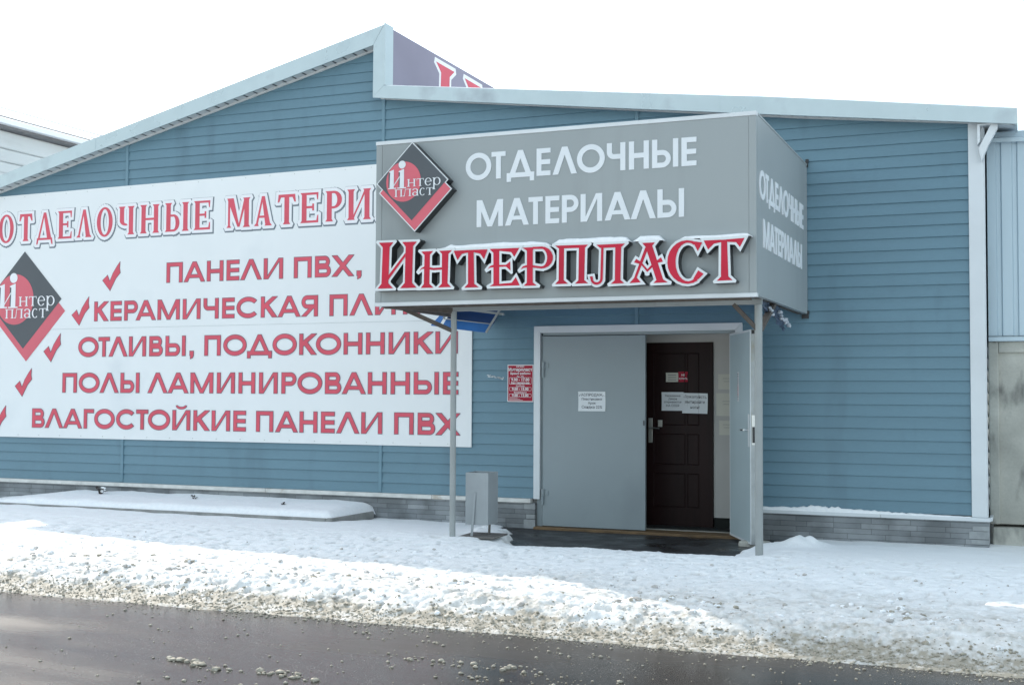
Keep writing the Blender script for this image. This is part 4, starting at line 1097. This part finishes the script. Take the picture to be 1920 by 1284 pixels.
for key in ('canopy_a', 'canopy_b'):        # one word each
    mb = MB()
    for ch, q in word(key, 'sans', .19):
        solid(mb, q, on_y(-D - .007), .0065, 0, 0)
    mb.build("lettering", M['letter_white'], can, fixn=False)
# the same words on the right flank
def flank(key, y0, x0, k, dz):
    mb = MB(); zb, zt, lst = LINES[key]
    for ch, a, b in lst:
        q = shift(sans(ch, b - a, zt - zb, .19 * (zt - zb)), a, zb)
        solid(mb, q, lambda u, v, d: (cx1 + .007 - d, y0 + (u - x0) * k, v + dz), .0065, 0, 0)
    mb.build("lettering", M['letter_white'], can, fixn=False)
flank('canopy_a', -2.432, .326, 1.028, -.277)
flank('canopy_b', -2.274, .435, 1.01, -.25)

# channel letters
cl = thing("sign_lettering", "raised red shop name letters with white rims and black sides on the canopy front", "sign", (0, 0, 0))
LY = -D - .11
for i, (ch, ps, ar) in enumerate(DECO):
    ly = LY - .003 * (i % 2)                 # neighbouring rims overlap: one sits just proud of the next
    mb = MB()
    solid(mb, [inflate(p, .0205, 2.4) for p in ps] + [inflate(p, .0205, 1.08) for p in ar], on_y(ly), .106, 0, 1)
    b = mb.build("letter", [M['letter_edge'], M['letter_side']], cl, fixn=False)
    mb = MB()
    flat(mb, ps + ar, on_y(LY - .005), 0)
    mb.build("letter_face", M['letter_red'], b, fixn=False)
rowsn = [[(.10, 2.719, .0), (.17, 2.719, .014), (.22, 2.719, .040), (.32, 2.719, .030), (.6, 2.719, .036), (1.0, 2.719, .034), (1.12, 2.715, .020), (1.18, 2.70, .0)],
         [(1.19, 2.719, .0), (1.24, 2.719, .040), (1.66, 2.717, .046), (1.835, 2.715, .040), (1.875, 2.715, .0)],
         [(1.905, 2.712, .0), (1.96, 2.712, .046), (2.12, 2.712, .042), (2.16, 2.712, .0)],
         [(2.21, 2.63, .0), (2.26, 2.678, .020), (2.34, 2.712, .026), (2.44, 2.716, .022), (2.53, 2.712, .022), (2.66, 2.713, .024), (2.85, 2.718, .026), (2.885, 2.718, .0)]]
mb = MB()
for i, r in enumerate(rowsn):
    s = snow_loft(r, 0, "", "", LY + .004, -D - .004, i)
    mb.add(s.v, s.f)
SNOW_ON_LETTERS = mb
tag(mb.build("letter_snow", M['snow_clean'], smooth=True), "snow caps lying along the tops of the red raised letters", "snow", kind="stuff")

# diamond emblem box on the canopy
lg = thing("emblem_sign", "diamond shaped black and red emblem box at the canopy's upper left corner", "sign", (0, 0, 0))
EY = -D - .11
mb = MB()
solid(mb, [inflate(LRED, .0095), inflate(LBLK, .0095), inflate(LCIR, .0095)], on_y(EY), .106, 0, 1)
mb.build("box", [M['letter_edge'], M['letter_side']], lg, fixn=False)
mb = MB(); emblem(mb, lambda a, b, d: (a, d, b), EY - .0015, lambda a, b: (a, b))
mb.build("emblem", [M['logo_black'], M['logo_red'], M['letter_white']], lg, fixn=False)

# banner on the ridge wall above the right roof
rb = thing("roof_banner", "purple grey banner on the raised ridge wall above the right roof", "banner", (0, 0, 0))
mb = MB()
mb.box(-1.853, -1.838, .06, 13.5, 4.62, 5.655); mb.build("panel", M['roof_banner'], rb)
mb = MB(); allp = []
for ch, ps, ar in DECO:
    for p in ps + ar:
        allp.append([(1.26 + (a + .485) * 3.6, 5.565 + (b - 2.797) * 2.4) for a, b in p])
def cut(ps): return [q for q in (clip(p, 0, -1, -4.64) for p in ps) if len(q) > 2]
flat(mb, cut([inflate(p, .05, 1.6) for p in allp]), lambda a, b, d: (-1.8365, a, b), 1)
flat(mb, cut(allp), lambda a, b, d: (-1.8350, a, b), 0)
mb.build("lettering", [M['banner_red'], M['banner_white']], rb, fixn=False)

# ------------------------------------------------------------------ small signs and papers
hs = thing("hours_sign", "small red opening hours sign with white text left of the gate", "sign", (0, 0, 0))
mb = MB(); mb.box(-.310, -.008, -.030, -.024, 1.355, 1.757); mb.build("plate", M['sign_white'], hs)
mb = MB(); mb.box(-.301, -.017, -.0325, -.0302, 1.364, 1.748); mb.build("plate_face", M['sign_red'], hs)
mb = MB(); P_ = on_y(-.0340)
cxh = -.159
for s, z, sz, bo in (("магазин", 1.731, .024, .0006), ("Интерпласт", 1.688, .049, .0013), ("Время работы", 1.651, .034, .0009), ("Пн - Пт", 1.621, .024, .0006), ("9.00 - 17.00", 1.581, .044, .0013), ("без перерыва", 1.550, .032, .001),
                     ("Суббота", 1.519, .024, .0007), ("9.00 - 15.00", 1.481, .040, .0012), ("Воскресенье", 1.450, .023, .0006), ("9.00 - 13.00", 1.412, .040, .0012)):
    text_flat(mb, s, cxh, z, sz, P_, 0, 'CENTER', bo)
for i in range(3): mb.face([P_(-.290, 1.392 - i * .010, 0), (P_(-.19 + .03 * i, 1.392 - i * .010, 0)), P_(-.19 + .03 * i, 1.395 - i * .010, 0), P_(-.290, 1.395 - i * .010, 0)])
for (a, b) in ((1.545, 1.620), (1.475, 1.513), (1.405, 1.444)):
    r = .012; x0, x1 = -.289, -.028
    for q in (rc(x0 + r, a, x1 - r, a + .003), rc(x0 + r, b - .003, x1 - r, b), rc(x0, a + r, x0 + .003, b - r), rc(x1 - .003, a + r, x1, b - r)): mb.face([P_(u, v, 0) for u, v in q])
    for (cx_, cz_, a0) in ((x0 + r, a + r, 180), (x1 - r, a + r, 270), (x1 - r, b - r, 0), (x0 + r, b - r, 90)):
        for q in ring(cx_, cz_, r, r, .003, a0, a0 + 90, 16): mb.face([P_(u, v, 0) for u, v in q])
mb.build("lettering", M['sign_white'], hs, fixn=False)

def sheet(name, x0, x1, z0, z1, y, m, label, cat, lines=(), group=None, tilt=0., ink='ink', rz=0., parent_loc=None):
    """a slightly curled paper sheet with printed lines"""
    t = thing(name, label, cat, ((x0 + x1) / 2, y, (z0 + z1) / 2), 0, group or ('papers taped up at the entrance' if cat == 'notice' else None))
    t.rotation_euler = (0, R(tilt), rz)
    w, h = (x1 - x0) / 2, (z1 - z0) / 2
    mb = MB(); n = 8; v = []; f = []
    for j in range(n + 1):
        for i in range(n + 1):
            u, q = -w + 2 * w * i / n, -h + 2 * h * j / n
            e = (abs(i / n - .5) * 2) ** 4 * (abs(j / n - .5) * 2) ** 2 * .008
            v.append((u, -e - .0012, q))
    for j in range(n):
        for i in range(n): f.append((j * (n + 1) + i, j * (n + 1) + i + 1, (j + 1) * (n + 1) + i + 1, (j + 1) * (n + 1) + i))
    mb.add(v, f); s = mb.build("sheet", M[m], t, smooth=True, fixn=False)
    if lines:
        for (txt, dz, sz) in lines:
            mb = MB()
            if txt[0] == '_': mb.face([(-.009 * len(txt) / 2, -.0035, dz), (.009 * len(txt) / 2, -.0035, dz), (.009 * len(txt) / 2, -.0035, dz + .006), (-.009 * len(txt) / 2, -.0035, dz + .006)])
            else: text_flat(mb, txt, 0, dz, sz, lambda a, b, d: (a, -.0035, b), 0, 'CENTER', .0004)
            mb.build("print_line", M[ink], t, fixn=False)
    return t
sheet("paper_notice", .505, .808, 1.262, 1.470, -.0235, 'paper', "white sale notice with four printed lines taped to the closed gate leaf", "notice",
      (("РАСПРОДАЖА", .055, .040), ("Пластиковых", .012, .036), ("Арок", -.030, .036), ("Скидка 22%", -.074, .042)))
sheet("paper_notice", 1.288, 1.53, 1.27, 1.468, .446, 'paper', "white printed notice on the left of the dark inner door", "notice",
      (("Уважаемые", .050, .030), ("Двери", .018, .030), ("открываются", -.016, .030), ("НА СЕБЯ", -.056, .034)))
sheet("paper_notice", 1.517, 1.790, 1.243, 1.458, .4445, 'paper', "white notice with larger writing on the right of the dark inner door", "notice",
      (("Пожалуйста", .055, .042), ("вытирайте", .0, .042), ("ноги!", -.056, .042)), tilt=1.2)
sheet("notice_plate", 1.335, 1.470, 1.577, 1.676, .4465, 'paper_old', "small cream card above the papers on the dark inner door", "card", (("__________", .02, .018), ("__________", -.005, .018), ("__________", -.03, .018)))
sheet("notice_plate", 1.472, 1.575, 1.577, 1.687, .4465, 'sign_red', "small red card beside the cream card on the inner door", "card", (("НЕ", .008, .03), ("КУРИТЬ", -.028, .024)), ink='sign_white')
for (a, b, c, d, lb) in ((1.90, 2.08, 1.50, 1.66, "faint pale paper, topmost on the pale wall behind the open leaf"), (1.88, 2.09, 1.22, 1.46, "faint pale paper with grey lines, middle of the pale wall behind the open leaf"), (1.91, 2.07, 1.02, 1.17, "faint pale blank paper, lowest on the pale wall behind the open leaf")):
    sheet("paper_notice", a, b, c, d, .459, 'paper_old', lb, "notice", (("_________", .03, .02), ("_______", .0, .02)), ink='ink_pale')
# strip sticker on the open leaf
t = thing("sticker_strip", "narrow upright sticker with dark letters on the open gate leaf", "sticker", (hx, hy, 0)); t.rotation_euler = (0, 0, ang)
mb = MB(); mb.box(Lf * .40, Lf * .40 + .045, -.0062, -.0045, 1.38, 1.665); mb.build("strip", M['sign_white'], t)
mb = MB()
for i in range(12): mb.box(Lf * .40 + .007, Lf * .40 + .037, -.0072, -.0064, 1.392 + i * .0225, 1.392 + i * .0225 + (.013 if i % 3 else .009), 1 if 1 < i < 7 else 0)
mb.build("print", [M['ink'], M['sign_red']], t)

# ------------------------------------------------------------------ litter bin
lb = thing("litter_bin", "grey tilting metal litter bin on a rusty plate beside the left post", "litter bin", (.19, -1.84, .125), R(0))
mb = MB()
w, d_ = .115, .115
def boxopen(x0, x1, y0, y1, z0, z1, t):
    mb.box(x0, x1, y0, y0 + t, z0, z1); mb.box(x0, x1, y1 - t, y1, z0, z1)
    mb.box(x0, x0 + t, y0 + t, y1 - t, z0, z1); mb.box(x1 - t, x1, y0 + t, y1 - t, z0, z1); mb.box(x0 + t, x1 - t, y0 + t, y1 - t, z0, z0 + t)
boxopen(-.108, .116, -.14, .125, .105, .585, .006)
mb.build("body", M['bin'], lb, bevel=.002)
mb = MB(); mb.bar((-.035, -.165, .0), (-.012, -.146, .40), .022, .008); mb.build("leg", M['bin'], lb)
mb = MB(); mb.bar((.045, .08, .0), (.055, .131, .40), .022, .008); mb.build("leg", M['rust'], lb)
mb = MB(); mb.box(-.15, .20, -.21, .17, -.012, .004); mb.build("base_plate", M['rust'], lb, bevel=.003)
lb.rotation_euler = (0, 0, R(3))

# ------------------------------------------------------------------ flower bed under the banner
fb = thing("flower_bed", "low kerbed flower bed buried in snow under the banner", "flower bed", (0, 0, 0))
mb = MB()
mb.box(-7.2, -1.98, -1.03, -.95, -.05, .112); mb.box(-1.98, -1.90, -1.03, -.10, -.05, .115); mb.box(-7.2, -7.12, -.935, -.1, -.05, .095)
mb.build("kerb", M['kerb'], fb, bevel=.012)
def bed_snow():
    xs = [-7.22 + .045 * i for i in range(int(5.31 / .045) + 1)]; ys = [-1.005 + .03 * j for j in range(33)]
    v = []; f = []
    for y in ys:
        for x in xs:
            e = min(1, max(0, (y + 1.005) / .10)); e = e ** .5
            r = min(1, max(0, (-1.915 - x) / .12)) ** .5; l = min(1, max(0, (x + 7.22) / 1.2))
            back = min(1, max(0, (-.05 - y) / .06)) ** .5
            h = .122 + .058 * e * r * l + .045 * max(0, (y + 1.0)) * r * l
            h += .012 * noise.noise(Vector((x * 2.2, y * 3, 8))) * e * r + .020 * noise.noise(Vector((x * 1.3, y * .6, 18))) * max(0, y + .8) * r
            h += .005 * noise.noise(Vector((x * 9, y * 9, 2))) * e * r
            v.append((x, y, h * (1 if back > .9 else .9 + .1 * back) - (.06 if (e == 0 or r == 0) else 0) * .6 - .035 * (1 - l)))
    n = len(xs)
    for j in range(len(ys) - 1):
        for i in range(n - 1): f.append((j * n + i, j * n + i + 1, (j + 1) * n + i + 1, (j + 1) * n + i))
    mb = MB(); mb.add(v, f)
    o = mb.build("snow_blanket", M['snow_clean'], smooth=True, fixn=False)
    tag(o, "thick smooth snow lying on the flower bed under the banner", "snow", kind="stuff")
bed_snow()

def sprig(loc, h, n, seed, label, snowy):
    t = thing("shrub", label, "shrub", loc)
    rnd = random.Random(seed); mb = MB(); sn = MB()
    for i in range(n):
        a = rnd.uniform(0, 6.28); p = Vector((0, 0, 0)); q = Vector((math.cos(a) * rnd.uniform(.2, .8), math.sin(a) * .3, rnd.uniform(.5, 1))) * h
        mid = q * .5 + Vector((0, 0, h * .1))
        mb.bar(p, mid, .012, n=5); mb.bar(mid, q, .008, n=5)
        for k in range(9):
            c = mid.lerp(q, rnd.random()) + Vector((rnd.uniform(-.02, .02), rnd.uniform(-.015, .015), rnd.uniform(-.01, .02)))
            e = Vector((rnd.uniform(-1, 1), rnd.uniform(-1, 1), rnd.uniform(-.4, .6))).normalized() * .020
            g = e.cross(Vector((0, 0, 1))) * .5
            mb.face([c - e, c + g, c + e, c - g])
        if snowy:
            if i % 2: lump_mesh(sn, mid.lerp(q, .7) + Vector((0, 0, .008)), rnd.uniform(.014, .024), seed * 10 + i * 3, 0)
    mb.build("stems", M['stem'], t, fixn=False)
    if snowy: sn.build("snow_cap", M['snow_clean'], t, smooth=True, fixn=False)
sprig((-5.50, -.42, .17), .13, 8, 3, "small dark shrub with a cap of snow at the flower bed's left part", True)
sprig((-4.05, -.5, .18), .07, 2, 5, "single dry twig sticking out of the flower bed snow", False)
sprig((-2.75, -.62, .165), .05, 3, 6, "tiny dry tuft nearest the flower bed's right end", False)

# ------------------------------------------------------------------ remains of a blue awning under the canopy
aw = thing("blue_awning", "remains of a blue plastic awning under the canopy's left end", "awning", (0, 0, 0))
mb = MB()
def slab(pts, t=.008):
    """thin panel through four corner points"""
    p = [Vector(q) for q in pts]; n = (p[1] - p[0]).cross(p[2] - p[0]).normalized() * t
    mb.add([tuple(q) for q in p] + [tuple(q + n) for q in p], [(0, 1, 2, 3), (7, 6, 5, 4), (0, 4, 5, 1), (1, 5, 6, 2), (2, 6, 7, 3), (3, 7, 4, 0)])
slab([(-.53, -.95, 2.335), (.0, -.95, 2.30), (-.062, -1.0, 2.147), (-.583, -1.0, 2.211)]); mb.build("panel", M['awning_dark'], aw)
mb = MB(); slab([(-.583, -1.012, 2.207), (-.064, -1.012, 2.143), (-.116, -1.05, 2.056), (-.62, -1.05, 2.118)]); mb.build("panel", M['awning'], aw)
mb = MB(); slab([(-.53, -.99, 2.36), (-.60, -.99, 2.30), (-.741, -1.04, 2.137), (-.66, -1.04, 2.125)]); mb.build("panel", M['awning'], aw)
mb = MB(); mb.bar((-.50, -1.02, 2.315), (.06, -1.02, 2.240), .022); mb.bar((.03, -1.03, 2.30), (-.118, -1.06, 2.055), .020); mb.bar((-.525, -1.02, 2.33), (-.60, -1.05, 2.205), .020)
mb.bar((-.60, -1.03, 2.205), (-.07, -1.03, 2.142), .008)
mb.bar((.03, -1.03, 2.30), (.03, -.03, 2.36), .02); mb.bar((-.50, -1.02, 2.315), (-.50, -.05, 2.36), .02)
mb.build("frame", M['post'], aw)

mb = MB(); slab([(-.50, -.05, 2.66), (2.80, -.05, 2.66), (2.80, -.98, 2.40), (-.50, -.98, 2.40)]); mb.build("panel", M['awning'], aw)  # unseen full-width sheet, added to keep the gate in shade

ts = thing("torn_sheet", "torn blue plastic with ice hanging under the canopy's right side", "plastic sheet", (0, 0, 0))
def crumple(x, ya, yb, za, zb, seed, nx=16, nz=14, taper=.5):
    mb = MB(); v = []; f = []
    for j in range(nz + 1):
        for i in range(nx + 1):
            s, t = i / nx, j / nz
            yy = ya + (yb - ya) * s + (yb - ya) * .55 * t; zz = za - (za - zb) * t * (1 - .4 * abs(s - .7))
            if t > .8: zz += .02 * noise.noise(Vector((s * 9, seed, 0)))
            k = noise.noise(Vector((s * 5, t * 3, seed))) * .05 + noise.noise(Vector((s * 14, t * 6, seed))) * .02
            v.append((x + k, yy, zz))
    for j in range(nz):
        for i in range(nx): f.append((j * (nx + 1) + i, j * (nx + 1) + i + 1, (j + 1) * (nx + 1) + i + 1, (j + 1) * (nx + 1) + i))
    mb.add(v, f); return mb
crumple(2.83, -1.95, -1.62, 2.26, 2.12, 3).build("film", M['torn'], ts, smooth=True, fixn=False)
crumple(2.83, -1.50, -1.02, 2.25, 2.03, 7).build("film", M['torn'], ts, smooth=True, fixn=False)
mb = MB()
for i in range(13):
    rnd = random.Random(i); s = rnd.random(); y = -1.35 + .62 * s; lump_mesh(mb, (2.868, y, 2.19 - .135 * s + rnd.uniform(-.03, .025)), rnd.uniform(.010, .026), 60 + i, 0, .8)
for i in range(4):
    rnd = random.Random(90 + i); s = rnd.random(); lump_mesh(mb, (2.868, -1.78 + .18 * s, 2.20 - .06 * s), rnd.uniform(.012, .026), 80 + i)
mb.build("ice", M['ice'], ts, smooth=True, fixn=False)

# ------------------------------------------------------------------ neighbours
cw = thing("concrete_wall", "stained concrete wall under the pale metal cladding at the right edge", "wall", (0, 0, 0))
mb = MB(); mb.box(4.575, 14, .36, .7, .215, 1.966); mb.box(4.575, 4.665, .32, .359, .215, 1.966); mb.box(4.666, 14, .32, .359, 1.86, 1.966)
mb.build("panel", M['concrete'], cw, bevel=.01)
mb = MB(); mb.box(4.60, 14, .28, .7, -.1, .190); mb.build("footing", M['concrete'], cw, bevel=.012)
nb = thing("metal_clad_building", "pale blue profiled metal shed above the concrete wall", "shed", (0, 0, 0))
mb = MB(); x = 4.58; pts = []
while x < 14:
    pts += [(x, .30), (x + .075, .30), (x + .087, .318), (x + .120, .318), (x + .132, .30)]; x += .145
for i in range(len(pts) - 1):
    (a, ya), (b, yb) = pts[i], pts[i + 1]
    mb.face([(a, ya, 2.02), (b, yb, 2.02), (b, yb, 3.90), (a, ya, 3.90)])
mb.box(4.58, 14, .34, 8, 1.96, 4.0)
mb.build("cladding", M['clad'], nb, fixn=False)
mb = MB(); mb.box(4.58, 14, .26, .335, 1.968, 2.008); mb.build("drip_strip", M['clad'], nb)
mb = MB()
mb.add([(4.60, .24, 3.885), (14, .24, 3.6), (14, .24, 3.66), (4.60, .24, 3.925), (4.60, .9, 4.12), (14, .9, 3.86), (14, .9, 3.8), (4.6, .9, 4.06)],
       [(0, 1, 2, 3), (3, 2, 5, 4), (4, 5, 6, 7), (7, 6, 1, 0), (0, 3, 4, 7), (1, 6, 5, 2)])
mb.build("roof", M['clad'], nb)

pb = thing("plaster_building", "white plastered building with a snowy roof behind the left gable", "building", (0, 0, 0))
mb = MB(); mb.box(-22, -12, 1.5, 26, -.1, 5.35); mb.build("wall", M['plaster'], pb)
mb = MB(); mb.box(-22, -11.975, 1.45, 26, 5.35, 5.55); mb.box(-22, -11.94, 1.4, 26, 5.55, 5.78); mb.box(-22, -11.90, 1.35, 26, 5.78, 6.088); mb.build("cornice", M['plaster'], pb, bevel=.03)
mb = MB(); mb.box(-22, -11.70, 1.25, 26.1, 6.09, 6.13); mb.build("eaves", M['roof_edge'], pb)
mb = MB()
mb.prism([(-11.57, 6.131), (-11.62, 6.235), (-16.6, 7.92), (-16.6, 6.131)], 1.2, 26.2)
mb.build("roof", M['snow_roof'], pb)
mb = MB()
mb.bar((-11.86, 1.3, 6.325), (-11.86, 26, 6.325), .016); mb.build("roof_seam", M['roof_edge'], pb); mb = MB()
mb.bar((-13.2, 8.0, 6.775), (-13.0, 15, 6.705), .016); mb.build("roof_seam", M['roof_seam'], pb); mb = MB()
mb.bar((-15.8, 5.0, 7.655), (-15.7, 16, 7.622), .016); mb.build("roof_seam", M['roof_seam'], pb)
